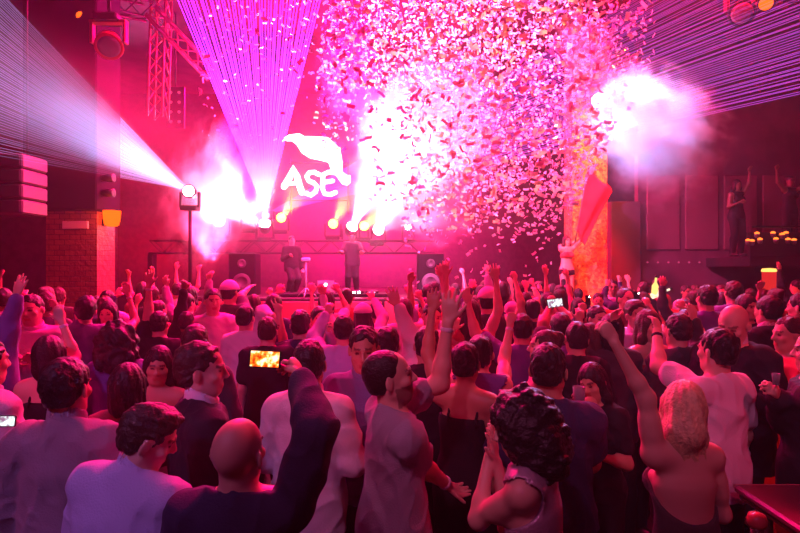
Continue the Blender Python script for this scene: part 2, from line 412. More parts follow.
# stage monitors
for (px, lab) in ((245, 'black stage speaker on the left of the stage'), (430, 'black stage speaker on the right of the stage')):
    c = empty('stage_speaker', (at(px, 0, 12.2).x, 12.2, 1.45), label=lab, cat='speaker')
    MB().box((-.3, -.25, 0), (.3, .25, .95), .02).build('cabinet', M['black'], c)
    for z, r in ((.3, .2), (.72, .1)):
        MB().lathe([(r, 0), (r * .95, .02), (r * .3, -.02), (.01, -.01)], 20, Matrix.Translation((0, -.255, z)) @ Matrix.Rotation(math.radians(90), 4, 'X')).build('driver', M['grey'], c)

# ------------------------------------------------------------------ overhead trusses and lamps at the left
def truss(a, b, label, w=.3, m=None, col_r=.025):
    a, b = Vector(a), Vector(b); d = (b - a).normalized(); u = d.cross(Vector((0, 1, 0.2))).normalized(); v = d.cross(u).normalized()
    bm = MB(); n = max(2, int((b - a).length / w)); c = [(u + v) * w / 2, (u - v) * w / 2, (-u - v) * w / 2, (v - u) * w / 2]
    for k in c: bm.tube([a + k, b + k], col_r, 8)
    for i in range(n):
        p, r = a + (b - a) * i / n, a + (b - a) * (i + 1) / n
        for j in range(4): bm.tube([p + c[j], r + c[(j + 1) % 4]], col_r * .5, 6)
    return tag(bm.build('ceiling_truss', m or M['crome']), label, 'truss')
rt = mat('red painted truss', (.45, .08, .08), .4, .4)
truss(at(163, -60, 10.5), at(158, 118, 10.5), 'upright truss hanging left of the laser fan', .28, rt)
truss(at(150, 10, 10), at(212, 75, 10.9), 'slanting truss behind the upright one at the left', .24, rt)
truss(at(20, -20, 8.4), at(150, 12, 10.4), 'dark ceiling truss at the top left corner', .3, M['black'])
truss(at(650, -30, 9), at(830, -8, 8.2), 'dark ceiling truss at the top right corner', .3, M['black'])
truss(at(350, -38, 10.6), at(610, -38, 10.6), 'ceiling truss over the confetti', .3, M['black'])

def hang_lamp(px, py, d, aim, lens, lab, r=.16):
    root, tip = moving_head(at(px, py, d), aim, lens, lab, None, r, hang=True)
    p = at(px, py, d)
    MB().tube([(0, 0, .38), (0, 0, ZC - p.z - .002)], .025, 8).build('hanging_pole', M['black'], root)
    return root
redmetal = mat('red lacquered lamp body', (.5, .06, .06), .4)
hang_lamp(81, 16, 8.0, at(90, 60, 3), M['orange_e'], 'small orange lit lamp hanging at the top left', .075)
hl = hang_lamp(109, 44, 7.4, at(112, 150, 5.5), M['grey'], 'large unlit lamp hanging below the small orange one', .17)
for ch in hl.children:
    if ch.name.startswith('head') or ch.name.startswith('yoke'): ch.data.materials[0] = redmetal
hang_lamp(742, 12, 8.0, at(740, 90, 5), M['grey'], 'unlit lamp hanging at the top right', .17)
hang_lamp(766, 3, 7.4, at(766, 60, 3), M['orange_e'], 'orange ringed lamp at the top right corner', .10)
# lamps on arms beside the left pillar
for k, py in enumerate((178, 193)):
    p = at(107, py, 8.05)
    c = empty('wall_spotlight', p, label=('upper' if k == 0 else 'lower') + ' of two short black spotlights on the left casing', cat='spotlight')
    MB().box((-.16, .0, -.03), (0.02, .06, .03), .01).build('arm', M['black'], c)
    MB().lathe([(.04, -.1), (.06, 0), (.065, .1), (.05, .1)], 16, Matrix.Rotation(math.radians(90), 4, 'Y')).build('head', M['black'], c)
# led dot panel
c = empty('led_panel', at(175, 105, 11.5), label='small panel of faint pink dots hanging left of the laser fan', cat='lamp')
MB().box((-.2, 0, -.5), (.2, .06, .4), .01).build('panel', M['black'], c)
b = MB()
for i in range(2):
    for j in range(4): b.lathe([(.035, 0), (.03, .015), (.001, .02)], 10, Matrix.Translation((-.09 + i * .18, -.002, -.36 + j * .21)) @ Matrix.Rotation(math.radians(90), 4, 'X'))
b.build('led', M['dot_e'], c)
MB().tube([(0, .03, .4), (0, .03, ZC - c.location.z - .002)], .015, 8).build('hanging_pole', M['black'], c)
# sconce on the pillar's flank
p = at(105, 217, 7.8)
c = empty('wall_sconce', (-4.50, 8.18, p.z), label='orange glowing sconce on the right side of the brick pillar', cat='wall lamp')
MB().box((-.045, -.05, -.1), (-.02, .05, .1), .005).build('bracket', M['black'], c)
b = MB().lathe([(.055, -.11), (.10, -.09), (.12, .0), (.13, .13), (.11, .13)], 20, Matrix.Translation((.08, 0, 0))); b.build('shade', emit('orange sconce glass', (1, .07, .0), 3.2), c)
light('sconce_light', 'POINT', (-4.25, 7.9, p.z), None, (1, .12, .02), 22, .08)
# pale narrow strip on the brick pillar
c = tag(MB().box((-5.05, 7.965, 2.66), (-4.66, 7.998, 2.78), .01).build('wall_strip', mat('pale strip', (.75, .6, .65), .4)), 'pale narrow strip on the brick pillar', 'plaque')
# line array speakers at left edge
for k in range(4):
    z = at(0, 163 + k * 15, 7.0).z
    c = empty('line_array_speaker', (at(8, 0, 7).x, 7.0, z), label=('topmost', 'second', 'third', 'lowest')[k] + ' cabinet of the hanging black speaker stack at the left edge', cat='speaker', group='hanging speaker stack')
    MB().box((-.33, -.2, -.09), (.33, .3, .09), .02).build('cabinet', M['grey'], c)
    MB().box((-.3, -.212, -.07), (.3, -.2, .07), .005).build('grille', mat('speaker grille', (.1, .09, .1), .6), c)
    if k == 0:
        for sx in (-.25, .25): MB().tube([(sx, 0, .085), (sx, 0, ZC - z - .002)], .012, 8).build('hanging_chain', M['black'], c)

# ------------------------------------------------------------------ right side furniture
# candle row on the mezzanine front (hanging glass cups)
r3 = random.Random(5)
for k, (px, py) in enumerate([(748, 242), (757, 235), (760, 241), (752, 242.5), (773, 234.5), (776, 240.5), (782, 236), (786, 234.5), (788, 241), (794, 241.5)]):
    p = at(px, py, 11.0)
    c = empty('candle_cup', (p.x, 11.0 + .0, p.z), label='tiny orange candle cup in the row in front of the dark mezzanine', cat='candle', group='candle cups at the mezzanine')
    MB().lathe([(.03, -.06), (.045, -.03), (.05, .02), (.045, .02)], 12).build('cup', M['grey'], c)
    MB().lathe([(.02, .015), (.05, .03), (.04, .055), (.003, .07)], 12).build('flame', M['candle_e'], c)
    MB().tube([(0, 0, .05), (0, .0, 2.62 - p.z + 0.3)], .004, 6).build('hanging_chain', M['black'], c)
tag(MB().box((7.3, 10.93, 2.9), (8.9, 11.07, 2.94), .01).build('candle_bar', M['black']), 'thin black bar holding the orange candle cups', 'bar').location.z = .0
# standing lantern
p = at(769, 290, 9.0)
c = empty('standing_lantern', (p.x, 9.0, 0), label='tall red lantern with a yellow top above the far crowd at right', cat='lamp')
MB().lathe([(.16, 0), (.16, .03), (.03, .05), (.025, p.z)], 16).build('stand', M['black'], c)
MB().lathe([(.09, p.z), (.10, p.z + .02), (.105, p.z + .3), (.09, p.z + .3)], 20).build('lamp_shade', emit('red lantern glass', (1, .03, .03), .75), c)
MB().lathe([(.10, p.z + .305), (.115, p.z + .32), (.10, p.z + .36), (.01, p.z + .37)], 20).build('lamp_top', emit('yellow lantern top', (1, .45, .1), 2.2), c)
light('lantern_light', 'POINT', (p.x - .1, 8.8, p.z + .5), None, (1, .12, .03), 6, .08)
# bar table at the bottom right with a red booth behind
tb = empty('bar_table', (2.35, 2.55, 0), label='dark bar table with a thin pink edge at the bottom right corner', cat='table')
MB().box((-.62, -.30, .93), (.9, .22, .97), .012).build('table_top', mat('maroon lacquer', (.16, .04, .07), .35), tb)
MB().box((-.60, -.28, .905), (.88, .20, .93)).build('apron', M['wood'], tb)
MB().tube([(-.61, .225, .955), (.89, .225, .955)], .012, 8).build('edge_rail', mat('pink metal edge', (.6, .2, .22), .3, .5), tb)
for (x, y) in ((-.5, -.22), (.8, -.22), (-.5, .14), (.8, .14)): MB().lathe([(.03, 0), (.025, .3), (.028, .91)], 12, Matrix.Translation((x, y, 0))).build('leg', M['wood'], tb)
ps = empty('rope_post', (at(757, 0, 1.95).x, 1.95, 0), label='short post with a round red knob in front of the bar table', cat='post')
zz = at(0, 520, 1.95).z
MB().lathe([(.13, 0), (.13, .02), (.022, .04), (.022, zz - .02)], 16).build('pole', M['wood'], ps)
MB().lathe([(.02, zz - .03), (.032, zz - .015), (.034, zz), (.028, zz + .02), (.003, zz + .028)], 16).build('knob', mat('red knob', (.8, .1, .12), .3), ps)
bo = empty('booth_seat', (2.55, 3.42, 0), label='red velvet booth seat glowing behind the bar table', cat='seat')
MB().box((-.35, -.25, .0), (.6, .28, .42), .03).build('base', M['black'], bo)
MB().box((-.36, -.27, .42), (.62, .3, .56), .05).build('seat', M['redfab'], bo)
MB().box((-.36, .2, .56), (.62, .34, 1.02), .05).build('backrest', M['redfab'], bo)
cd_ = empty('candle_cup', (2.55, 3.3, .56), label='red glass candle cup burning on the booth seat behind the bar table', cat='candle')
MB().lathe([(.03, 0), (.04, .01), (.045, .08), (.04, .08)], 16).build('cup', M['redfab'], cd_)
MB().lathe([(.012, .08), (.02, .1), (.012, .13), (.002, .15)], 12).build('flame', M['candle_e'], cd_)
light('booth_light', 'POINT', (2.45, 3.15, .95), None, (1, .05, .02), 10, .04)

# ------------------------------------------------------------------ haze and smoke (light scatters in them)
def vol_box(name, lo, hi, dens, col=(1, 1, 1), g=.25, label=None):
    m = bpy.data.materials.new(name); m.use_nodes = True; nt = m.node_tree; nt.nodes.clear()
    o = nt.nodes.new('ShaderNodeOutputMaterial'); s = nt.nodes.new('ShaderNodeVolumeScatter')
    s.inputs['Color'].default_value = tuple(col) + (1,); s.inputs['Density'].default_value = dens; s.inputs['Anisotropy'].default_value = g
    nt.links.new(s.outputs[0], o.inputs['Volume'])
    ob = MB().box(lo, hi).build(name, m); return tag(ob, label, 'haze', None, 'stuff')

def smoke(center, rad, dens, seed, label, scale=1.2, stretch=(1, 1, 1), thr=.45, rot=0):
    """cloud: a mesh bound whose volume density falls off from the core and is broken up by noise"""
    bm = MB(); n = 24; pr = []
    for i in range(13):
        a = math.pi * i / 12; pr.append((max(.003, math.sin(a)), -math.cos(a)))
    bm.lathe(pr, n)
    m = bpy.data.materials.new('smoke'); m.use_nodes = True; nt = m.node_tree; N = nt.nodes; L = nt.links; N.clear()
    o = N.new('ShaderNodeOutputMaterial'); s = N.new('ShaderNodeVolumeScatter'); s.inputs['Anisotropy'].default_value = .2
    tc = N.new('ShaderNodeTexCoord')
    ln = N.new('ShaderNodeVectorMath'); ln.operation = 'LENGTH'; L.new(tc.outputs['Object'], ln.inputs[0])
    ns = N.new('ShaderNodeTexNoise'); ns.noise_dimensions = '4D'; ns.inputs['W'].default_value = seed; ns.inputs['Scale'].default_value = scale * 1.6; ns.inputs['Detail'].default_value = 5; ns.inputs['Roughness'].default_value = .6
    L.new(tc.outputs['Object'], ns.inputs['Vector'])
    # density = clamp((1 - r) + (noise - .5) * 1.6 - thr) * dens
    a1 = N.new('ShaderNodeMath'); a1.operation = 'MULTIPLY_ADD'; L.new(ns.outputs['Fac'], a1.inputs[0]); a1.inputs[1].default_value = 4.2; a1.inputs[2].default_value = -2.1 + 1 - thr
    a2 = N.new('ShaderNodeMath'); a2.operation = 'SUBTRACT'; L.new(a1.outputs[0], a2.inputs[0]); L.new(ln.outputs['Value'], a2.inputs[1])
    a3 = N.new('ShaderNodeMath'); a3.operation = 'MULTIPLY'; a3.use_clamp = False; L.new(a2.outputs[0], a3.inputs[0]); a3.inputs[1].default_value = dens
    # fade to nothing at the bound
    e1 = N.new('ShaderNodeMapRange'); L.new(ln.outputs['Value'], e1.inputs[0]); e1.inputs[1].default_value = 1; e1.inputs[2].default_value = .6; e1.inputs[3].default_value = 0; e1.inputs[4].default_value = 1
    a4 = N.new('ShaderNodeMath'); a4.operation = 'MULTIPLY'; L.new(a3.outputs[0], a4.inputs[0]); L.new(e1.outputs[0], a4.inputs[1])
    a5 = N.new('ShaderNodeMath'); a5.operation = 'MAXIMUM'; L.new(a4.outputs[0], a5.inputs[0]); a5.inputs[1].default_value = 0
    L.new(a5.outputs[0], s.inputs['Density']); L.new(s.outputs[0], o.inputs['Volume'])
    ob = bm.build('smoke', m); ob.location = center; ob.scale = Vector(stretch) * rad; ob.rotation_euler = (0, rot, 0)
    return tag(ob, label, 'smoke', None, 'stuff')
smoke(at(210, 195, 12.1), 1.0, 6, 1.3, 'tall smoke plume over the left of the stage, white above and pink below', 1.9, (1.15, .7, 2.1), .20, .25)
smoke(at(425, 135, 10.8), 1.0, 5, 4.1, 'huge white smoke cloud in the middle of the confetti', 2.0, (1.75, 1.0, 2.1), .12, .5)
smoke(at(350, 75, 11.2), 1.0, 4, 6.6, 'bright white puff above the glowing letters', 1.9, (.85, .7, 1.3), .1, 0)
smoke(at(648, 120, 8.6), 1.0, 5, 8.2, 'blue white smoke jet right of the orange pillar', 1.9, (1.5, .8, 1.0), .15, .35)
smoke(at(662, 160, 8.6), 1.0, 2.5, 9.1, 'pink lower edge of the smoke right of the pillar', 1.6, (1.0, .7, .95), .1, 0)
smoke(at(590, 60, 8.9), 1.0, 1.6, 10.1, 'pink smoke trail rising above the orange pillar', 1.3, (.55, .6, 1.3), .2, -.6)
smoke(at(435, 225, 10.8), 1.0, 1.6, 12.1, 'soft pink smoke low over the right of the stage', 1.3, (.9, .7, .6), .15, 0)

smoke(at(85, 118, 7.6), 1.0, .045, 25.1, 'added thin haze along the pale beam at the left', .8, (1.6, 3.2, 1.0), -.6, 0)  # local haze added so the pale beam shows
smoke(at(330, 205, 13.2), 1.0, .05, 20.1, 'thin pink fog hanging over the stage', .8, (5.2, 2.6, 2.6), -.6, 0)
# ------------------------------------------------------------------ coloured lights, several added unseen for the crowd, dancer and confetti
PK = (1, 0, .14); RD = (1, 0, .02); PU = (.45, .08, 1); MG = (1, .003, .30)
light('stage_flood', 'AREA', (-1.2, 13.8, 6.8), (-1.2, 10.5, 2), PK, 4000, 5, sy=1.0)
light('stage_flood', 'AREA', (-2, 15.9, 5.2), (-2, 17, 3.6), PK, 900, 6, sy=1.0)
light('back_flood', 'AREA', (-.8, 14.5, 1.6), (-.8, 17, 5.0), MG, 800, 3, sy=1.0)
light('crowd_wash', 'AREA', (-1.0, 8.2, 7.0), (-1, 7.2, 1.2), PK, 2100, 4, sy=1.5)
light('crowd_wash', 'AREA', (4.5, 7.5, 6.5), (3.5, 5.5, 1.5), RD, 500, 3, sy=2)
light('front_fill', 'AREA', (-.8, -1.5, 5.2), (-.2, 3.0, 1.5), (.62, .05, .5), 14, 1, sy=.5)  # front fills stand unseen behind and above the camera
light('front_fill', 'SPOT', (4.5, -.5, 6.0), (2.0, 5.0, 1.6), (1, .004, .06), 500, .15, 50, .8)
light('front_fill', 'SPOT', (-5.5, 0, 6.0), (-2.0, 5.0, 1.6), (1, .004, .08), 600, .15, 55, .8)
light('front_fill', 'SPOT', (-3.5, -1.5, 6.0), (.4, 2.6, 1.6), (1, .22, .55), 170, .15, 36, .8)
light('front_fill', 'SPOT', (-2.6, -1.5, 5.0), (-1.7, 2.6, 1.5), (.5, .24, 1), 290, .2, 34, .8)
light('pillar_light', 'SPOT', (4.4, 10.4, 6.6), (4.2, 12.2, 4.2), (1, .17, .0), 2000, .1, 50, .7)
light('pillar_light', 'SPOT', (3.9, 9.9, 4.6), (4.1, 12.0, 2.5), RD, 3000, .1, 48, .7)
light('pillar_light', 'SPOT', (-3.2, 6.0, 5.0), (-4.9, 8.0, 1.8), (1, .004, .03), 200, .1, 40, .7)
light('confetti_fill', 'SPOT', (2.6, 4.6, 7.3), (1.2, 9.2, 5.0), (1, .11, .5), 12000, .2, 46, .6)  # this spot and the next are added unseen to brighten the confetti
light('confetti_fill', 'SPOT', (-1.6, 5.0, 7.3), (.6, 9.0, 5.4), (1, .2, .6), 10000, .2, 55, .6)
light('left_flood', 'SPOT', (-3.0, 12.4, 5.5), (-5.0, 9.6, 3.6), RD, 4500, .2, 80, .6)
light('left_flood', 'SPOT', (-6.0, 13.2, 1.9), (-7.6, 17, 4.6), RD, 4000, .2, 95, .8)
light('right_wash', 'AREA', (8.2, 8, 6.8), (8.2, 12.5, 2.5), (.8, .004, .3), 45, 3, sy=2)
light('front_fill', 'SPOT', (-1.2, -1.0, 5.6), (.15, 2.4, 1.75), (1, .2, .5), 260, .1, 20, .8)  # narrow unseen spot added to brighten the man in the grey tee
light('front_fill', 'SPOT', (.2, -1.5, 5.6), (1.75, 3.0, 1.5), (1, .26, .62), 190, .1, 20, .8)  # added out of view to lift the white tee shirt
light('dancer_fill', 'SPOT', (2.6, 9.0, 4.6), (3.6, 11.4, 2.3), (1, .10, .01), 1400, .05, 26, .6)  # small orange spot added to bring out the dancer
# ------------------------------------------------------------------ figures grown from distance fields (one closed surface each)
def V(*a): return np.array(a, np.float64)
def nrm(v): v = np.asarray(v, float); return v / (np.linalg.norm(v) + 1e-9)

class Field:
    def __init__(s, lo, hi, h):
        s.h = h; s.lo = np.array(lo, float); n = np.ceil((np.array(hi) - s.lo) / h).astype(int) + 1
        s.ax = [(s.lo[i] + h * np.arange(n[i])).astype(np.float32) for i in range(3)]
        s.d = np.full(n, .1, np.float32)
    def sl(s, lo, hi):
        r = []
        for i in range(3):
            a = max(0, int((lo[i] - s.lo[i]) / s.h)); b = min(len(s.ax[i]), int((hi[i] - s.lo[i]) / s.h) + 2)
            if b <= a: return None
            r.append(slice(a, b))
        return tuple(r)
    def xyz(s, q): return s.ax[0][q[0]][:, None, None], s.ax[1][q[1]][None, :, None], s.ax[2][q[2]][None, None, :]
    def put(s, q, v, k, op='u'):
        d = s.d[q]; v = v.astype(np.float32)
        if op == 's': d = -d
        m = np.minimum(d, v)
        if k > 0:
            hh = np.maximum(k - np.abs(d - v), 0) / k; m = m - hh * hh * k * .25
        s.d[q] = -m if op == 's' else m
    def cap(s, a, b, ra, rb, k=.02, f=None, ratio=1.0, op='u', dil=0.0):
        """tapered capsule; with f and ratio it is flattened along direction f"""
        a = np.asarray(a, float); b = np.asarray(b, float); ra += dil; rb += dil; R = max(ra, rb) + .09
        q = s.sl(np.minimum(a, b) - R, np.maximum(a, b) + R)
        if q is None: return
        x, y, z = s.xyz(q); px, py, pz = x - a[0], y - a[1], z - a[2]; ab = b - a
        if f is not None:
            g = 1 / ratio - 1; t = (px * f[0] + py * f[1] + pz * f[2]) * g
            px, py, pz = px + t * f[0], py + t * f[1], pz + t * f[2]; ab = ab + np.dot(ab, f) * g * f
        L = float(np.dot(ab, ab)) + 1e-9
        t = np.clip((px * ab[0] + py * ab[1] + pz * ab[2]) / L, 0, 1)
        v = np.sqrt((px - t * ab[0]) ** 2 + (py - t * ab[1]) ** 2 + (pz - t * ab[2]) ** 2) - (ra + (rb - ra) * t)
        if f is not None: v = v * (.5 + .5 * ratio)
        s.put(q, v, k, op)
    def ell(s, c, A, r, k=.02, op='u', dil=0.0):
        """ellipsoid: rows of A are its axes"""
        r = np.asarray(r, float) + dil; R = max(r) + .08; c = np.asarray(c, float)
        q = s.sl(c - R, c + R)
        if q is None: return
        x, y, z = s.xyz(q); px, py, pz = x - c[0], y - c[1], z - c[2]
        u = [(px * A[i][0] + py * A[i][1] + pz * A[i][2]) / r[i] for i in range(3)]
        l = np.sqrt(u[0] ** 2 + u[1] ** 2 + u[2] ** 2); l2 = np.sqrt((u[0] / r[0]) ** 2 + (u[1] / r[1]) ** 2 + (u[2] / r[2]) ** 2) + 1e-6
        s.put(q, np.where(l < .3, (l - 1) * min(r), l * (l - 1) / l2), k, op)
    def cut(s, p, n, k=0.0):
        """keep what lies on the side n points away from"""
        x, y, z = s.xyz((slice(None),) * 3); v = ((x - p[0]) * n[0] + (y - p[1]) * n[1] + (z - p[2]) * n[2]).astype(np.float32)
        s.d = np.maximum(s.d, v)
    def fold(s, amp, freq, seed, vert=1.0, ridge=False):
        r = np.random.RandomState(seed); x, y, z = s.xyz((slice(None),) * 3); v = 0
        for i in range(5):
            w = r.normal(size=3); w[2] *= vert; w = w / np.linalg.norm(w) * freq * r.uniform(.5, 1.6); v = v + np.sin(x * w[0] + y * w[1] + z * w[2] + r.uniform(0, 6) + 1.3 * np.sin(z * freq * .35 + i + x * 5)) / 5
        s.d = s.d - ((amp * v * 1.6) if not ridge else amp * np.clip(1 - np.abs(v) * 2.6, 0, 1) ** 1.4).astype(np.float32)
    def mesh(s):
        d = s.d; ins = d < 0
        nx, ny, nz = d.shape
        if not ins.any(): return np.zeros((0, 3)), np.zeros((0, 4), int)
        cnt = np.zeros((nx - 1, ny - 1, nz - 1), np.uint8)
        for i in (0, 1):
            for j in (0, 1):
                for k in (0, 1): cnt += ins[i:nx - 1 + i, j:ny - 1 + j, k:nz - 1 + k]
        act = (cnt > 0) & (cnt < 8); I = np.argwhere(act); ids = np.full(act.shape, -1, np.int64); ids[act] = np.arange(len(I))
        acc = np.zeros((len(I), 3)); n = np.zeros(len(I))
        C = [(0, 0, 0), (1, 0, 0), (0, 1, 0), (1, 1, 0), (0, 0, 1), (1, 0, 1), (0, 1, 1), (1, 1, 1)]
        val = [d[I[:, 0] + c[0], I[:, 1] + c[1], I[:, 2] + c[2]] for c in C]
        for a in range(8):
            for b in range(a + 1, 8):
                if sum(x != y for x, y in zip(C[a], C[b])) != 1: continue
                m = (val[a] < 0) != (val[b] < 0); t = np.where(m, val[a] / np.where(m, val[a] - val[b], 1), 0)
                A, B = np.array(C[a]), np.array(C[b]); acc += np.where(m[:, None], A + (B - A) * t[:, None], 0); n += m
        vs = s.lo + (I + acc / n[:, None]) * s.h
        fs = []
        for ax in range(3):
            o1, o2 = [(1, 2), (2, 0), (0, 1)][ax]
            lo = [slice(1, -1)] * 3; hi = [slice(1, -1)] * 3; lo[ax] = slice(0, -1); hi[ax] = slice(1, None)
            A, B = ins[tuple(lo)], ins[tuple(hi)]; E = np.argwhere(A != B)
            if not len(E): continue
            off = np.array([1, 1, 1]); off[ax] = 0; E = E + off
            flip = ~ins[E[:, 0], E[:, 1], E[:, 2]]
            e1 = np.zeros(3, int); e1[o1] = 1; e2 = np.zeros(3, int); e2[o2] = 1
            Q = np.stack([ids[tuple((E - e1 - e2).T)], ids[tuple((E - e2).T)], ids[tuple(E.T)], ids[tuple((E - e1).T)]], 1)
            Q[flip] = Q[flip][:, ::-1]; fs.append(Q)
        return vs, np.concatenate(fs)

def mesh_obj(name, vs, fs, m, parent=None, tint=None):
    me = bpy.data.meshes.new(name); me.vertices.add(len(vs)); me.vertices.foreach_set('co', np.asarray(vs, np.float32).ravel())
    me.loops.add(fs.size); me.loops.foreach_set('vertex_index', fs.ravel().astype(np.int32)); k = len(fs)
    me.polygons.add(k); me.polygons.foreach_set('loop_start', np.arange(0, 4 * k, 4, dtype=np.int32))
    try: me.polygons.foreach_set('loop_total', np.full(k, 4, np.int32))
    except Exception: pass
    me.update(calc_edges=True); me.polygons.foreach_set('use_smooth', np.ones(k, bool)); me.materials.append(m)
    if tint is not None:
        a = me.color_attributes.new('tint', 'FLOAT_COLOR', 'POINT'); a.data.foreach_set('color', tint.astype(np.float32).ravel())
    o = bpy.data.objects.new(name, me); COL.objects.link(o); o.parent = parent
    return o

SKIN = {'light': mat('light skin', (.72, .42, .32), .45, tint=True), 'mid': mat('tan skin', (.5, .27, .18), .45, tint=True), 'dark': mat('brown skin', (.22, .105, .07), .4, tint=True)}
HAIR = {'black': mat('black hair', (.014, .010, .010), .42, bump=.8, bscale=90), 'brown': mat('dark brown hair', (.05, .025, .017), .45, bump=.8, bscale=90),
        'blonde': mat('blonde hair', (.85, .6, .32), .4, bump=.8, bscale=90, var=.3, vscale=30), 'grey': mat('grey hair', (.3, .28, .27), .5, bump=.7, bscale=90)}
_cl = {}
CLC = {'white': (.78, .74, .78), 'pale': (.62, .54, .58), 'lavender': (.46, .46, .72), 'greypink': (.30, .235, .275), 'navy': (.03, .03, .085), 'black': (.012, .011, .015), 'suit': (.02, .018, .026),
       'grey': (.34, .31, .37), 'slate': (.15, .16, .30), 'silver': (.55, .42, .52), 'red': (.55, .05, .06), 'pink': (.7, .2, .35), 'purple': (.15, .09, .38), 'olive': (.09, .075, .07),
       'denim': (.07, .09, .17), 'charcoal': (.05, .048, .055), 'teal': (.08, .2, .25), 'cream': (.75, .62, .58), 'maroon': (.2, .03, .05), 'taupe': (.25, .19, .19), 'blue': (.14, .22, .55)}
def cloth(c):
    if c not in _cl: _cl[c] = mat(c + ' fabric', CLC[c], .38 if c == 'silver' else .82, .35 if c == 'silver' else 0, bump=.35, bscale=140, sheen=0 if c in ('black', 'suit', 'navy') else .15)
    return _cl[c]
SHOE = mat('dark leather shoe', (.03, .022, .02), .4)

def rot_axes(yaw, pitch=0, roll=0):
    """right, forward, up for a yaw (0 = away from camera, 90 = picture right), pitch up and roll to the right, in degrees"""
    y, p, r = map(math.radians, (yaw, pitch, roll))
    f = V(math.sin(y), math.cos(y), 0); rt = V(math.cos(y), -math.sin(y), 0); up = V(0, 0, 1)
    f, up = f * math.cos(p) + up * math.sin(p), up * math.cos(p) - f * math.sin(p)
    rt, up = rt * math.cos(r) - up * math.sin(r), up * math.cos(r) + rt * math.sin(r)
    return rt, f, up

POSES = {  # upper arm and forearm directions (outward, forward, up)
 'down': ((.22, .05, -1), (.05, .35, -1)), 'bent': ((.25, .05, -1), (-.35, .9, .35)), 'up': ((.35, .25, .9), (-.05, .15, 1)), 'upwide': ((.75, .2, .65), (.25, .1, 1)),
 'high': ((.15, .12, 1), (.05, .05, 1)), 'wave': ((.9, .1, .1), (.1, .3, 1)), 'phone': ((.35, .7, .35), (-.35, .45, .85)), 'hips': ((.75, -.25, -.65), (-.75, .45, -.25)),
 'fwd': ((.3, .55, -.7), (.05, 1, .15)), 'chest': ((.3, .25, -.9), (-.75, .6, .45)),
}

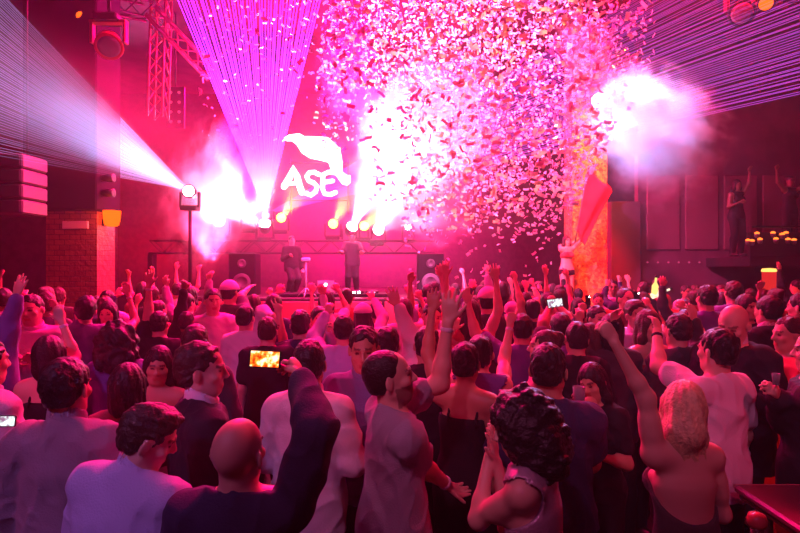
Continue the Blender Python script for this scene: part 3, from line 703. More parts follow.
def person(label, px, py, d, yaw=0, head=(0, 0, 0), lean=(0, 0), L='down', R='down', hL='relax', hR='relax', top='black', style='shirt', sleeve='long', bottom='black', skin='light',
           hair='short', hc='black', fem=False, build=1.0, res=None, beard=False, name='person', group=None, feet_z=0.0, zh=None, cap=None, collar=False, band=None, bandR=None, smile=False, scale=None, htop=None, brief=False, skirt=False, nL=None, nR=None, lowback=False):
    """figure whose head top shows at pixel (px, py) at depth d"""
    h = res or max(.0065, d * .0026)
    top_p = at(px, py, d); ztop = top_p.z - feet_z
    s = scale or min(max(ztop / 1.76, .86), 1.12)
    # crouch when the head is lower than the scaled height, so the feet still stand on the ground
    hr_, hf, hu = rot_axes(yaw + head[0], head[1], head[2])
    hs = s * (.96 if fem else 1.0)
    sr, sf, _ = rot_axes(yaw)
    ang = math.radians(lean[0]); la = math.radians(lean[1])
    tu = nrm(V(0, 0, 1) + sf * math.tan(ang) + sr * math.tan(la)); tf = nrm(sf - tu * np.dot(sf, tu)); tr = np.cross(tf, tu)
    C = V(top_p.x, top_p.y, top_p.z) - V(0, 0, .122 * hs)
    N = C - hu * .112 * hs - tu * .066 * s - hf * .012 * s
    P = N - tu * .52 * s
    root = V(P[0], P[1], feet_z) - V(*(sf[:2] * .0), 0)
    W = lambda p: np.asarray(p) - root
    C, N, P = W(C), W(N), W(P); pz = P[2]
    sh = (.150 if fem else .172) * s * (build ** .5); b = build * s
    S = {'L': N - tr * sh - tu * .045 * s, 'R': N + tr * sh - tu * .045 * s}
    ua, fa = .285 * s, .255 * s
    arms = {}
    for side, spec in (('L', L), ('R', R)):
        sg_ = -1 if side == 'L' else 1
        if isinstance(spec, str):
            u, v = POSES[spec]; f1 = nrm(tr * u[0] * sg_ + tf * u[1] + V(0, 0, 1) * u[2]); f2 = nrm(tr * v[0] * sg_ + tf * v[1] + V(0, 0, 1) * v[2])
            E = S[side] + f1 * ua; Hd = E + f2 * fa
        else:
            ex, ey, es, hx, hy, hs2 = spec
            def reach(A, qx, qy, ln, sg2):
                Aw = A + root; t = at(qx, qy, Aw[1]); lat = V(t.x - Aw[0], 0, t.z - Aw[2]); l = np.linalg.norm(lat)
                if l >= ln * 1.0: return A + lat / l * min(l, ln * 1.12)
                dy = math.sqrt(ln * ln - l * l) * sg2
                t = at(qx, qy, Aw[1] + dy); lat = V(t.x - Aw[0], dy, t.z - Aw[2]); return A + nrm(lat) * ln
            E = reach(S[side], ex, ey, ua, 1 if es > 0 else -1); Hd = reach(E, hx, hy, fa, 1 if hs2 > 0 else -1)
            # lift the shoulder with a raised arm
        if E[2] > S[side][2]: S[side] = S[side] + V(0, 0, 1) * .035 * s * min(1, (E[2] - S[side][2]) / .2)
        arms[side] = (S[side], E, Hd)
    hw = .085 * s * (1.08 if fem else 1)
    hip = {'L': P - sr * hw + V(0, 0, 0), 'R': P + sr * hw}
    legs = {}
    full = (.42 + .415) * s
    for side, sg_ in (('L', -1), ('R', 1)):
        A = hip[side]; an = V(A[0], A[1], .085 * s) + sr * sg_ * .03 * s - sf * (.02 if side == 'L' else -.02)
        D = A - an; dist = np.linalg.norm(D); l1, l2 = .42 * s, .415 * s
        if dist >= full * .995: k_ = dist / full; kn = A - D * .503 + sf * .012
        else:
            a_ = (l1 * l1 - l2 * l2 + dist * dist) / (2 * dist); hh = math.sqrt(max(0, l1 * l1 - a_ * a_)); kn = A - D / dist * a_ + sf * hh
        legs[side] = (A, kn, an)
    T = V(0, 0, 1)
    # ---- geometry recipes, used by body and clothing alike
    def torso(Fd, dil=0, loose=0, k=.05):
        wst = P + tu * .19 * s; ch = P + tu * .37 * s; W_ = (.118 if fem else .138)
        Fd.cap(P + tu * .0, P + tu * .04 * s, (.150 if fem else .150) * b + loose, .150 * b + loose, k, tf, .70, dil=dil)
        Fd.cap(P + tu * .04 * s, wst, .145 * b + loose, W_ * b + loose * .7, k, tf, .68, dil=dil)
        Fd.cap(wst, ch, W_ * b + loose * .6, (.130 if fem else .148) * b, k, tf, .68, dil=dil)
        Fd.cap(ch, ch + tu * .06 * s, (.130 if fem else .148) * b, (.105 if fem else .12) * b, k, tf, .68, dil=dil)
        Fd.cap(S['L'] * .9 + S['R'] * .1, S['R'] * .9 + S['L'] * .1, .056 * b, .056 * b, k, dil=dil)
        for q_ in 'LR': Fd.cap(N - tu * .004 * s, S[q_], .047 * b, .052 * b, .05, dil=dil)
        if fem:
            for sg_ in (-1, 1): Fd.ell(ch + tf * .085 * s + tr * sg_ * .065 * s - tu * .01 * s, (tr, tf, tu), (.058 * s, .052 * s, .056 * s), .03, dil=dil)
            for sg_ in (-1, 1): Fd.ell(P - tf * .05 * s + tr * sg_ * .06 * s - tu * .03 * s, (tr, tf, tu), (.085 * s, .08 * s, .09 * s), .05, dil=dil)
    am = (.84 if fem else 1.0) * min(build, 1.15)
    def arm(Fd, q_, dil=0, upto=9.0, loose=0, k=.03):
        A, E, H_ = arms[q_]
        if upto <= 1:
            Fd.cap(A, A + (E - A) * upto, .050 * s * am + loose * .4, (.043 + loose) * s * am, k, dil=dil); return
        Fd.cap(A, E, .051 * s * am, .039 * s * am + loose, k, dil=dil)
        Fd.cap(A * .6 + E * .4, A * .4 + E * .6, .044 * s * am, .042 * s * am, .05, dil=dil)
        u = 1 if upto > 2 else upto - 1
        m1 = E + (H_ - E) * .28 * min(1, u * 2)
        Fd.cap(E, m1, .0385 * s * am + loose, .0385 * s * am + loose, .05, dil=dil)
        Fd.cap(m1, E + (H_ - E) * u, .040 * s * am + loose, (.026 + .012 * (1 - u)) * s * am + loose * .7, k, dil=dil)
    def leg(Fd, q_, dil=0, loose=0, upto=2.0):
        A, K, An = legs[q_]; o_ = -.0
        u = min(1, upto)
        Fd.cap(A, A + (K - A) * u, .088 * b, (.088 + (.056 - .088) * u) * s + loose, .05, dil=dil)
        if upto <= 1: return
        c_ = K + (An - K) * .3 - sf * .012
        Fd.cap(K, c_, .054 * s + loose, .056 * s + loose, .03, dil=dil)
        Fd.cap(c_, An, .056 * s + loose, .038 * s + loose, .03, dil=dil)
    fr = max(.0088 * s, h * .78)
    def hand(Fd, q_, pose, nn=None):
        A, E, H_ = arms[q_]; a = nrm(H_ - E); n_ = nn if nn is not None else tf
        n_ = np.asarray(n_, float); n_ = n_ - a * np.dot(n_, a)
        if np.linalg.norm(n_) < .2: n_ = T - a * np.dot(T, a)
        n_ = nrm(n_); side = np.cross(a, n_) * (1 if q_ == 'R' else -1)     # towards the thumb
        hs_ = s * (.92 if fem else 1); w0 = H_ + a * .012
        Fd.cap(w0, H_ + a * .075 * hs_, .026 * hs_, .038 * hs_, .015, n_, .38)
        curl = {'open': .12, 'relax': .45, 'fist': 1.35, 'hold': .9, 'peace': 1.4}[pose]
        lens_ = (.076, .085, .079, .062)
        for i in range(4):
            o_ = (1.5 - i) * .0205 * hs_ * (1.08 if pose == 'open' else 1)
            base = H_ + a * (.082 - .004 * abs(i - 1.3)) * hs_ + side * o_ * .9
            c = curl if not (pose == 'peace' and i < 2) else .1
            sp = ((1.5 - i) * (.13 if pose in ('open', 'peace') else .03)) * (2.2 if pose == 'peace' and i < 2 else 1)
            d0 = nrm(a * math.cos(c) + n_ * math.sin(c) + side * sp); ln = lens_[i] * hs_
            j1 = base + d0 * ln * .48; d1 = nrm(d0 * math.cos(c * .9) + np.cross(np.cross(d0, n_ if c < 1 else -a), d0) * 0 + (n_ * math.cos(c) - a * math.sin(c)) * math.sin(c * .9)); j2 = j1 + d1 * ln * .30
            d2 = nrm(d1 * math.cos(c * .5) + (n_ * math.cos(2 * c) - a * math.sin(2 * c)) * math.sin(c * .5)); j3 = j2 + d2 * ln * .22
            Fd.cap(base - a * .02, j1, fr * 1.05, fr, .006); Fd.cap(j1, j2, fr, fr * .93, .004); Fd.cap(j2, j3, fr * .93, fr * .82, .003)
        tb_ = H_ + a * .028 * hs_ + side * .022 * hs_
        td = nrm(a * .75 + side * .75 + n_ * .25) if pose in ('open', 'relax') else nrm(a * .7 + side * .3 + n_ * .75)
        t1 = tb_ + td * .036 * hs_; t2 = t1 + nrm(td + a * .4) * .030 * hs_; t3 = t2 + nrm(td + a * .6) * .02 * hs_
        Fd.cap(tb_, t1, fr * 1.5, fr * 1.15, .012); Fd.cap(t1, t2, fr * 1.15, fr, .005); Fd.cap(t2, t3, fr, fr * .9, .003)
    hp = lambda x, y, z: C + (hr_ * x + hf * y + hu * z) * hs
    HA = (hr_, hf, hu)
    def skull(Fd, dil=0, k=.03): Fd.ell(hp(0, -.012, .028), HA, V(.076, .098, .094) * hs, k, dil=dil)
    def bounds(pts, m): P_ = np.array(pts); return P_.min(0) - m, P_.max(0) + m
    # ---- body
    pts = [C, C + hu * .1, P, arms['L'][1], arms['R'][1], arms['L'][2], arms['R'][2], S['L'], S['R'], legs['L'][1], legs['R'][1], V(legs['L'][2][0], legs['L'][2][1], .02), V(legs['R'][2][0], legs['R'][2][1], .02)]
    for q_ in 'LR': pts.append(arms[q_][2] + nrm(arms[q_][2] - arms[q_][1]) * .19 * s)
    lo, hi = bounds(pts, .19)
    B = Field(lo, hi, h)
    torso(B)
    for q_ in 'LR': leg(B, q_); 
    B.cap(N - tu * .03 * s, hp(0, -.018, -.045), (.050 if fem else .062) * s, (.047 if fem else .058) * s, .035)
    skull(B, 0, .02)
    B.ell(hp(0, .022, -.042), HA, V(.058, .066, .078) * hs, .03)
    B.ell(hp(0, .050, -.095), HA, V(.030, .028, .022) * hs, .025)           # chin
    for sg_ in (-1, 1):
        B.cap(hp(sg_ * .055, -.005, -.055), hp(sg_ * .03, .045, -.092), .016 * hs, .014 * hs, .03)   # jaw line
        B.ell(hp(sg_ * .047, .056, -.022), HA, V(.02, .02, .018) * hs, .02)                          # cheek bone
    if h < .02:
        for sg_ in (-1, 1):
            B.ell(hp(sg_ * .031, .096, .006), HA, V(.019, .018, .012) * hs, .014, 's')
            B.ell(hp(sg_ * .031, .070, .005), HA, V(.013, .013, .012) * hs, .003)
            B.cap(hp(sg_ * .014, .088, .024), hp(sg_ * .048, .076, .024), .008 * hs, .006 * hs, .012)
        B.cap(hp(0, .088, .012), hp(0, .104, -.026), .007 * hs, .0125 * hs, .01)
        for sg_ in (-1, 1): B.ell(hp(sg_ * .011, .097, -.030), HA, V(.009, .010, .007) * hs, .008)
        B.cap(hp(-.020, .079, -.062), hp(.020, .079, -.062), .0075 * hs, .0075 * hs, .006)
        B.cap(hp(-.013, .080, -.072), hp(.013, .080, -.072), .0085 * hs, .0085 * hs, .008)
    for sg_ in (-1, 1):
        B.ell(hp(sg_ * .084, -.016, -.006), (nrm(hr_ + hf * .45 * sg_), nrm(hf - hr_ * .45 * sg_), hu), V(max(.008, h * .7), .019, .032) * hs, .008)
    for q_, hn, nn in (('L', hL, nL), ('R', hR, nR)): arm(B, q_); hand(B, q_, hn, nn)
    for q_ in 'LR':
        An = legs[q_][2]; B.cap(An + V(0, 0, -.01), V(An[0], An[1], .04 * s), .037 * s, .038 * s, .02)
        B.cap(V(An[0], An[1], .036 * s) - sf * .035 * s, V(An[0], An[1], .030 * s) + sf * .13 * s, .034 * s, .030 * s, .02)
    vs, fs = B.mesh()
    # paint lips, brows, eyes, stubble as the skin's own colour
    q_ = (vs - C) / hs; lx, ly, lz = q_ @ hr_, q_ @ hf, q_ @ hu
    tint = np.ones((len(vs), 4)); front = ly > .045
    def blot(m, c): tint[m, :3] = c
    if beard: blot((ly > .005) & (lz < -.035) & (lz > -.125) & (np.abs(lx) < .075), (.38, .34, .33))
    blot(front & (np.abs(lx) < .024) & (np.abs(lz + .066) < .011) & (ly > .07), (.85, .42, .42))
    for sg_ in (-1, 1):
        blot(front & (np.abs(lx - sg_ * .031) < .020) & (np.abs(lz - .028) < .006), (.22, .17, .15))
        e = front & (((lx - sg_ * .031) / .014) ** 2 + ((lz - .005) / .007) ** 2 < 1); blot(e, (.10, .08, .08))
    o = mesh_obj(name, vs, fs, SKIN[skin], None, tint)
    o.location = root
    kids = []
    # ---- clothing
    def child(nm, Fd, m, lab=None):
        v_, f_ = Fd.mesh()
        if len(f_) == 0: return None
        c = mesh_obj(nm, v_, f_, m, o)
        if lab: c['label'] = lab
        return c
    hc_ = max(h, .0075) * 1.1
    cm = cloth(top); dil = .013 if style not in ('jacket',) else .022
    tp = [N, P, S['L'], S['R'], arms['L'][1], arms['R'][1], arms['L'][2], arms['R'][2]]
    lo, hi = bounds(tp, .21); Fd = Field(lo, hi, hc_)
    loose = {'shirt': .014, 'jacket': .02, 'tee': .012, 'loose': .035, 'fitted': 0, 'strap': 0, 'bare': 0, 'vest': .01}[style]
    torso(Fd, dil, loose)
    hem = {'shirt': -.13, 'jacket': -.20, 'tee': -.10, 'loose': -.20, 'fitted': -.07, 'strap': -.09, 'bare': 0, 'vest': -.06}[style]
    if hem < -.05: Fd.cap(P, P + V(0, 0, hem * s), .158 * b + loose, .160 * b + loose * 1.5, .05, tf, .74, dil=dil)
    up_ = {'long': 1.93, 'rolled': 1.45, 'short': .62, 'none': 0, 'cap': .3}[sleeve]
    ls = .008 if style in ('shirt', 'jacket', 'loose') else .006
    if sleeve in ('short', 'cap'): ls = .02
    Fd.cap(N - tu * .02 * s, N + tu * .015 * s, .064 * s, .060 * s, .04, dil=.008)
    if style == 'strap':
        Fd.cut(P + tu * (.30 if lowback else .40) * s, nrm(tu - tf * (.9 if lowback else 0)))
    elif style == 'bare':
        Fd.cut(P + tu * .44 * s, tu); Fd.cut(P + tu * .30 * s, -tu)
    else: Fd.cut(N + tu * (.046 if style != 'tee' else .038) * s, nrm(tu * 1.0 + tf * .4))
    Fd.cut(P + V(0, 0, hem * s), -T)
    if sleeve == 'none':
        for sg_, q_ in ((-1, 'L'), (1, 'R')): Fd.cap(S[q_] + tr * sg_ * .012 * s - tu * .02 * s, arms[q_][1], .086 * s, .08 * s, .0, op='s')
    if up_:
        for q_ in 'LR': arm(Fd, q_, dil * .7, up_, ls)
    Fd.fold(.010 if style not in ('fitted', 'strap', 'bare') else .003, 19, int(px * 7 + py), .6, True); Fd.fold(.007 if sleeve != 'none' else .002, 42, int(px * 3 + py), .6, True)
    tn = {'shirt': 'shirt', 'jacket': 'jacket', 'tee': 'tee_shirt', 'loose': 'tee_shirt', 'fitted': 'top', 'strap': 'dress_top', 'bare': 'bikini_top', 'vest': 'vest_top'}[style]
    top_o = child(tn, Fd, cm)
    if style == 'strap' and d < 5 and not lowback:
        Fd = Field(*bounds([N, P, S['L'], S['R']], .2), hc_)
        for sg_ in (-1, 1):
            a0 = P + tu * .38 * s + tr * sg_ * .08 * s + tf * .11 * s; a1 = N + tr * sg_ * .085 * s - tu * .0 * s; a2 = P + tu * .38 * s + tr * sg_ * .08 * s - tf * .11 * s
            Fd.cap(a0, a1, .009, .009, .005); Fd.cap(a1, a2, .009, .009, .005)
        child('strap', Fd, cm)
    if collar:
        Fd = Field(*bounds([N, N + tu * .1], .14), min(hc_, .012))
        Fd.cap(N - tu * .02 * s, N + tu * .105 * s + hf * .01, .082 * s, .073 * s, 0); Fd.cap(N + tu * .03 * s, N + tu * .2 * s, .060 * s, .063 * s, .0, op='s')
        Fd.cut(N + tu * .092 * s, nrm(tu + tf * .55)); Fd.cut(N - tu * .0 * s, -tu)
        co = child('collar', Fd, cloth('white') if style == 'jacket' else cm)
        if co and top_o: co.parent = top_o
    # ---- trousers or shorts
    lo, hi = bounds([P + V(0, 0, .12), legs['L'][2], legs['R'][2], legs['L'][1], legs['R'][1]], .2); Fd = Field(lo, hi, hc_ * 1.25)
    if not brief:
        Fd.cap(P - tu * .03 * s, P + tu * .05 * s, .152 * b, .148 * b, .05, tf, .71, dil=.010)
        if skirt:
            Fd.cap(P - T * .02, P - T * .30 * s, .155 * b, .17 * s, .05, tf, .74, dil=.012); Fd.cut(P - T * .42 * s, -T)
        else:
            for q_ in 'LR': leg(Fd, q_, .012, .01)
            Fd.cut(V(0, 0, .055), -T)
        if fem:
            for sg_ in (-1, 1): Fd.ell(P - tf * .05 * s + tr * sg_ * .06 * s - tu * .03 * s, (tr, tf, tu), (.085 * s, .08 * s, .09 * s), .05, dil=.012)
        Fd.cut(P + tu * .10 * s, tu)
        child('skirt' if skirt else 'trousers', Fd, cloth(bottom))
    else:
        Fd.cap(P - tu * .03 * s, P + tu * .03 * s, .152 * b, .148 * b, .05, tf, .71, dil=.010)
        for q_ in 'LR': leg(Fd, q_, .010, .0, .18)
        for sg_ in (-1, 1): Fd.ell(P - tf * .05 * s + tr * sg_ * .06 * s - tu * .03 * s, (tr, tf, tu), (.085 * s, .08 * s, .09 * s), .05, dil=.012)
        Fd.cut(P + tu * .05 * s, tu); Fd.cut(P - tu * .10 * s, -tu); child('shorts', Fd, cloth(bottom))
    for q_ in 'LR':
        An = legs[q_][2]; Fd = Field(*bounds([V(An[0], An[1], 0), V(An[0], An[1], .1) + sf * .2, V(An[0], An[1], 0) - sf * .08], .08), .014)
        Fd.cap(V(An[0], An[1], .038 * s) - sf * .035 * s, V(An[0], An[1], .030 * s) + sf * .135 * s, .045 * s, .040 * s, .02); Fd.cap(V(An[0], An[1], .03), V(An[0], An[1], .09 * s), .045 * s, .047 * s, .02)
        Fd.cut(V(0, 0, .003), -T); child('shoe', Fd, SHOE)
    # ---- hair
    if hair != 'bald':
        hh_ = min(h, .011); Fd = Field(*bounds([C, C + hu * .1, C - hu * (.42 if hair == 'long' else .16) - hf * .05 if hair in ('long',) else C - hu * .1], .2 if hair != 'curly' else .26), hh_)
        t_ = {'buzz': .006, 'short': .014, 'quiff': .016, 'long': .020, 'curly': .03, 'bun': .012, 'bob': .022}[hair]
        Fd.ell(hp(0, -.024, .030 + t_ * .8), HA, V(.078 + t_ * .35, .098 + t_ * .5, .092 + t_ * .35) * hs, 0)
        if hair in ('short', 'quiff', 'buzz'):
            Fd.ell(hp(0, -.058, -.018), HA, V(.064, .050, .060) * hs, .03, dil=t_ * .3)
            if hair == 'quiff': Fd.ell(hp(.01, .045, .10), HA, V(.055, .045, .03) * hs, .03)
            Fd.fold(.006 if hair != 'buzz' else .001, 120, int(px + py), .6); Fd.fold(.003 if hair != 'buzz' else .0, 260, int(px + py) + 5, .6)
            Fd.cut(hp(0, .062, .058), nrm(hf * 1 - hu * .62)); Fd.cut(hp(0, 0, -.062 if hair != 'buzz' else -.05), -hu)
            Fd.ell(hp(0, .075, -.035), HA, V(.085, .085, .082) * hs, 0, 's')
            for sg_ in (-1, 1): Fd.ell(hp(sg_ * .088, .0, -.015), HA, V(.02, .03, .042) * hs, 0, 's')
        elif hair == 'curly':
            Fd.ell(hp(0, -.035, .0), HA, V(.145, .145, .145) * hs, .04); Fd.ell(hp(0, -.07, -.11), HA, V(.155, .125, .13) * hs, .05)
            Fd.fold(.014, 70, int(px), 1); Fd.fold(.006, 150, int(px) + 3, 1)
            Fd.ell(hp(0, .13, -.045), HA, V(.062, .09, .09) * hs, .02, 's')
        else:
            if hair == 'long':
                bt = C - T * .30 * s - hf * .09 * hs
                Fd.cap(hp(0, -.045, .0), hp(0, -.062, -.10), .088 * hs, .088 * hs, .03); Fd.cap(hp(0, -.062, -.10), bt, .09 * hs, .075 * hs, .03, nrm(tf), .5)
                for sg_ in (-1, 1): Fd.cap(hp(sg_ * .066, .02, .03), hp(sg_ * .082, .0, -.10), .026 * hs, .030 * hs, .03); Fd.cap(hp(sg_ * .082, -.0, -.10), hp(sg_ * .085, -.02, -.22), .032 * hs, .022 * hs, .03)
            elif hair == 'bob':
                Fd.cap(hp(0, -.04, .0), hp(0, -.05, -.09), .092 * hs, .088 * hs, .03)
                for sg_ in (-1, 1): Fd.cap(hp(sg_ * .068, .02, .03), hp(sg_ * .076, .01, -.09), .024 * hs, .024 * hs, .03)
            elif hair == 'bun':
                Fd.ell(hp(0, -.10, .085), HA, V(.045, .045, .045) * hs, .02); Fd.ell(hp(0, -.055, -.02), HA, V(.066, .052, .062) * hs, .02)
            x, y, z = Fd.xyz((slice(None),) * 3); dx, dy = x - C[0], y - C[1]; th = np.arctan2(dy, dx)
            Fd.d = Fd.d - (.0018 * np.sin(th * 34 + 6 * np.sin(z * 14)) + .003 * np.sin(th * 13 + z * 22)).astype(np.float32)
            Fd.ell(hp(0, .085, -.03), HA, V(.060, .062, .088) * hs, .012, 's')
            Fd.cut(hp(0, .088, .03), nrm(hf))
        if cap: Fd.cut(hp(0, 0, .05), hu)
        child('hair', Fd, HAIR[hc])
    if cap:
        Fd = Field(*bounds([C, C + hu * .1 + hf * .16], .18), min(h, .012)); skull(Fd, .028 * hs, 0); Fd.cut(hp(0, 0, .04), -hu)
        Fd.cap(hp(0, .07, .052), hp(0, .135, .044), .066 * hs, .052 * hs, .005, nrm(hu), .12); child('cap', Fd, cloth(cap))
    for q_, bd in (('L', band), ('R', bandR)):
        if bd:
            A, E, H_ = arms[q_]; a = nrm(H_ - E); c0 = H_ - a * .03; Fd = Field(*bounds([c0], .07), .006)
            Fd.cap(c0 - a * .004, c0 + a * .004, .033 * s * am, .033 * s * am, 0); Fd.cut(c0 + a * .011, a); Fd.cut(c0 - a * .011, -a)
            child('wristband' if bd != 'watch' else 'watch', Fd, cloth('white') if bd != 'watch' else cloth('black'))
    COL_IDX[o.name] = dict(hand={q_: (arms[q_][2] + root, nrm(arms[q_][2] - arms[q_][1]), tf) for q_ in 'LR'})
    return tag(o, label, 'person', group)
COL_IDX = {}
# ------------------------------------------------------------------ the people one can tell apart: head top pixel, depth, pose
placed = []
def who(label, px, py, d, **k):
    o = person(label, px, py, d, **k); placed.append((o.location.x, o.location.y)); return o

# --- front row
who('person in a pale pink shirt cut off by the left edge, seen from behind', -14, 338, 2.65, yaw=25, top='pale', collar=True, L='down', R='bent', hR='hold', hair='short')
who('man with cropped hair seen from behind in a grey pink long sleeved shirt', 68, 360, 2.32, yaw=-5, head=(8, 0, 0), top='greypink', collar=True, L='down', R='down', hair='short', hc='black', scale=1.02, build=1.02)
who('man in a pale lavender shirt from behind, tousled hair, head turned right', 150, 407, 2.1, yaw=12, head=(52, -22, 12), lean=(10, 6), top='lavender', collar=True, L='down', R='down', hair='quiff', hc='brown', scale=1.0, build=1.08)
P4 = who('bald man in a navy shirt from behind, right arm raised filming with a phone', 239, 417, 1.86, yaw=5, head=(8, 10, 4), lean=(-4, 0), top='navy', L='down', R=(316, 430, 1, 301, 381, 1), hR='hold', hair='bald', scale=1.03, build=1.12, nR=V(-.8, .6, 0))
who('man in profile facing right, dark suit jacket, short brown hair, smiling', 203, 344, 2.62, yaw=62, head=(14, 0, 3), top='suit', style='jacket', collar=True, L='bent', R='down', hair='short', hc='brown', scale=1.08, build=1.05)
who('woman with a dark bob from behind, above the pale lavender shirt', 128, 366, 2.72, yaw=-10, top='maroon', style='fitted', sleeve='short', fem=True, hair='bob', L='bent', R='down')
who('dark long haired woman turned to the camera beside the man in the suit jacket', 158, 349, 3.25, yaw=175, head=(-15, -6, -4), top='black', style='strap', sleeve='none', fem=True, hair='long', skin='mid', L='bent', R='bent')
who('man in a cream shirt from behind, right of the raised phone', 309, 342, 2.72, yaw=8, head=(-12, -4, 0), top='cream', collar=True, L='bent', R='bent', hair='short', hc='black', build=.96)
who('dark haired man facing the camera in a slate blue button shirt', 364, 329, 3.0, yaw=176, head=(4, -6, 2), top='slate', collar=True, sleeve='short', L='down', R='down', hair='short', hc='black', skin='mid')
P24 = who('man in a loose grey tee shirt facing right, right arm thrust straight up', 391, 350, 2.42, yaw=70, head=(15, 12, 4), top='grey', style='loose', sleeve='short', L=(442, 382, .35, 449, 313, .1), R=(424, 470, .5, 452, 488, .2), hL='open', hR='relax', hair='buzz', hc='black', beard=True, band='white', bandR='white', nL=V(.3, .9, 0), scale=1.03)
who('woman with big dark curls and a silver top, hands pressed together', 518, 398, 2.12, yaw=-62, head=(-20, -16, 0), lean=(6, 0), top='silver', style='fitted', sleeve='none', fem=True, hair='curly', L=(474, 522, 1, 488, 462, 1), R=(508, 528, -1, 497, 462, 1), hL='open', hR='open', scale=.98)
who('man in a dark navy tee shirt from behind, right of the dark curls', 549, 346, 2.72, yaw=18, head=(10, -4, 0), top='navy', style='tee', sleeve='short', bottom='charcoal', L='down', R=(590, 470, .4, 590, 420, .3), hR='hold', hair='short', hc='black', skin='mid', build=1.15, scale=1.05)
who('woman with long black hair facing the navy tee shirt man, holding a bright glass', 592, 366, 3.12, yaw=-130, head=(-5, -12, 8), top='black', style='fitted', sleeve='short', fem=True, hair='long', L='bent', R=(566, 430, -.3, 578, 402, -.5), hR='hold', skin='mid')
P34 = who('blonde woman from behind in an olive dress with a bare back, left arm raised', 682, 385, 2.42, yaw=-12, head=(20, -14, 8), lean=(4, 0), top='olive', style='strap', sleeve='none', fem=True, hair='long', hc='blonde', bottom='olive', skirt=True, lowback=True, L=(646, 398, .3, 613, 340, .3), R='bent', hL='hold', bandR='white', scale=.98)
who('man in a white tee shirt from behind, left forearm raised, black watch', 716, 330, 3.0, yaw=-22, head=(0, 2, 0), top='white', style='tee', sleeve='short', L=(666, 372, .3, 657, 333, .1), R='down', hL='relax', hair='short', hc='black', band='watch', build=1.0)
who('balding man in a black suit looking down to the left, behind the white tee shirt', 733, 305, 3.55, yaw=-120, head=(-5, -22, -8), top='suit', style='jacket', collar=True, L='bent', R='bent', hair='bald', scale=1.08, build=1.1)
who('red lit man at the right edge in profile facing left, one hand on his chest', 788, 318, 3.75, yaw=-85, head=(0, 0, 0), top='red', L='chest', R='chest', hair='short', hc='brown')
who('person in a black suit cut off by the right edge, holding a drink', 815, 330, 2.95, yaw=-50, top='suit', style='jacket', L=(788, 420, .3, 776, 390, -.3), R='down', hL='hold', hair='short', build=1.25)
who('man in a dark suit from behind, between the lantern and the balding man', 767, 297, 4.7, yaw=-15, top='suit', style='jacket', collar=True, hair='short', L='down', R='down', scale=1.05)
# --- second rows, left
who('person raising an arm in a blue violet sleeve at the left edge', -10, 334, 3.45, yaw=20, top='purple', R=(6, 330, .3, 17, 296, .1), L='down', hR='open', hair='short')
who('man in a pink white shirt, arms crossed, left of the brick pillar', 31, 296, 4.6, yaw=160, head=(10, 0, 8), top='white', collar=True, L='chest', R='chest', hair='short', build=1.1)
who('woman with dark hair and her hand lifted beside her, left of the grey pink shirt', 50, 338, 3.35, yaw=-10, top='black', style='strap', sleeve='none', fem=True, hair='bob', L='down', R=(74, 356, .3, 62, 322, .2), hR='relax', bandR='white')
who('man in a slate shirt with rolled sleeves, white braces, head tipped back', 85, 296, 4.9, yaw=-20, head=(-10, 15, 10), top='slate', sleeve='rolled', L='wave', R='bent', hair='short', collar=True)
who('person with very dark round hair behind the dark bob', 119, 325, 3.75, yaw=-5, top='purple', hair='curly', hc='black', L='bent', R='bent', fem=True)
who('woman in a pink patterned dress with both hands up by the brick pillar', 108, 303, 5.4, yaw=170, top='pink', style='fitted', sleeve='none', fem=True, hair='long', L=(134, 322, .3, 126, 285, .1), R='wave', hL='open', band='white')
who('man in a black sleeve with a long bare arm raised and a white wristband', 160, 312, 5.0, yaw=0, top='black', style='tee', sleeve='short', L=(150, 308, .2, 149, 280, .1), R='down', hL='open', hair='short', band='white')
who('dark figure in front of the pink smoke with one arm straight up', 187, 312, 5.6, yaw=5, top='black', L=(186, 300, .1, 185, 280, .1), R='down', hL='fist', hair='short', skin='dark')
who('person with reddish brown hair behind the man in the suit jacket', 196, 326, 3.55, yaw=0, top='charcoal', hair='short', hc='brown', L='down', R='bent', scale=.98)
who('man facing the camera left of the person in the white cap', 213, 290, 5.9, yaw=150, top='white', hair='short', L='bent', R='bent', scale=1.05)
who('person in a white cap with one arm out to the right', 230, 282, 6.4, yaw=10, top='charcoal', style='tee', sleeve='short', cap='white', hair='short', L='down', R=(240, 296, .2, 248, 289, .1), hR='open', scale=1.1)
who('person in a white sleeve with an arm bent over the head near the stage', 246, 306, 5.1, yaw=10, top='white', L='down', R=(262, 312, .1, 272, 318, -.5), hair='short', hc='black')
who('person making a two finger sign with a bare raised arm', 268, 318, 4.5, yaw=0, top='black', style='tee', sleeve='short', L='down', R=(284, 345, .2, 279, 314, .1), hR='peace', hair='short', hc='brown')
who('man with a tall dark head of hair in front of the tripod stand', 301, 311, 4.7, yaw=0, top='navy', hair='short', hc='black', L='bent', R='down', scale=1.04, build=1.1)
who('person drinking, pale shirt, hand at the mouth, right of the tripod stand', 320, 308, 4.9, yaw=160, top='white', hair='short', R='chest', L=(334, 340, 0, 330, 328, -.6), hL='hold', collar=True)
who('dark haired person in a lavender shirt right of the drinking person', 344, 316, 4.3, yaw=0, top='lavender', hair='short', L='phone', R='down', hc='black')
who('person in a white cap and white lace sleeves, arms over the head', 363, 305, 5.3, yaw=0, top='white', style='fitted', sleeve='long', fem=True, cap='white', hair='long', L='upwide', R=(383, 318, .1, 374, 300, .1), hR='open')
who('person with one long white sleeve raised, behind the grey tee shirt', 388, 328, 3.6, yaw=5, top='white', hair='short', hc='black', L='down', R=(413, 345, .2, 398, 306, .2), hR='open')
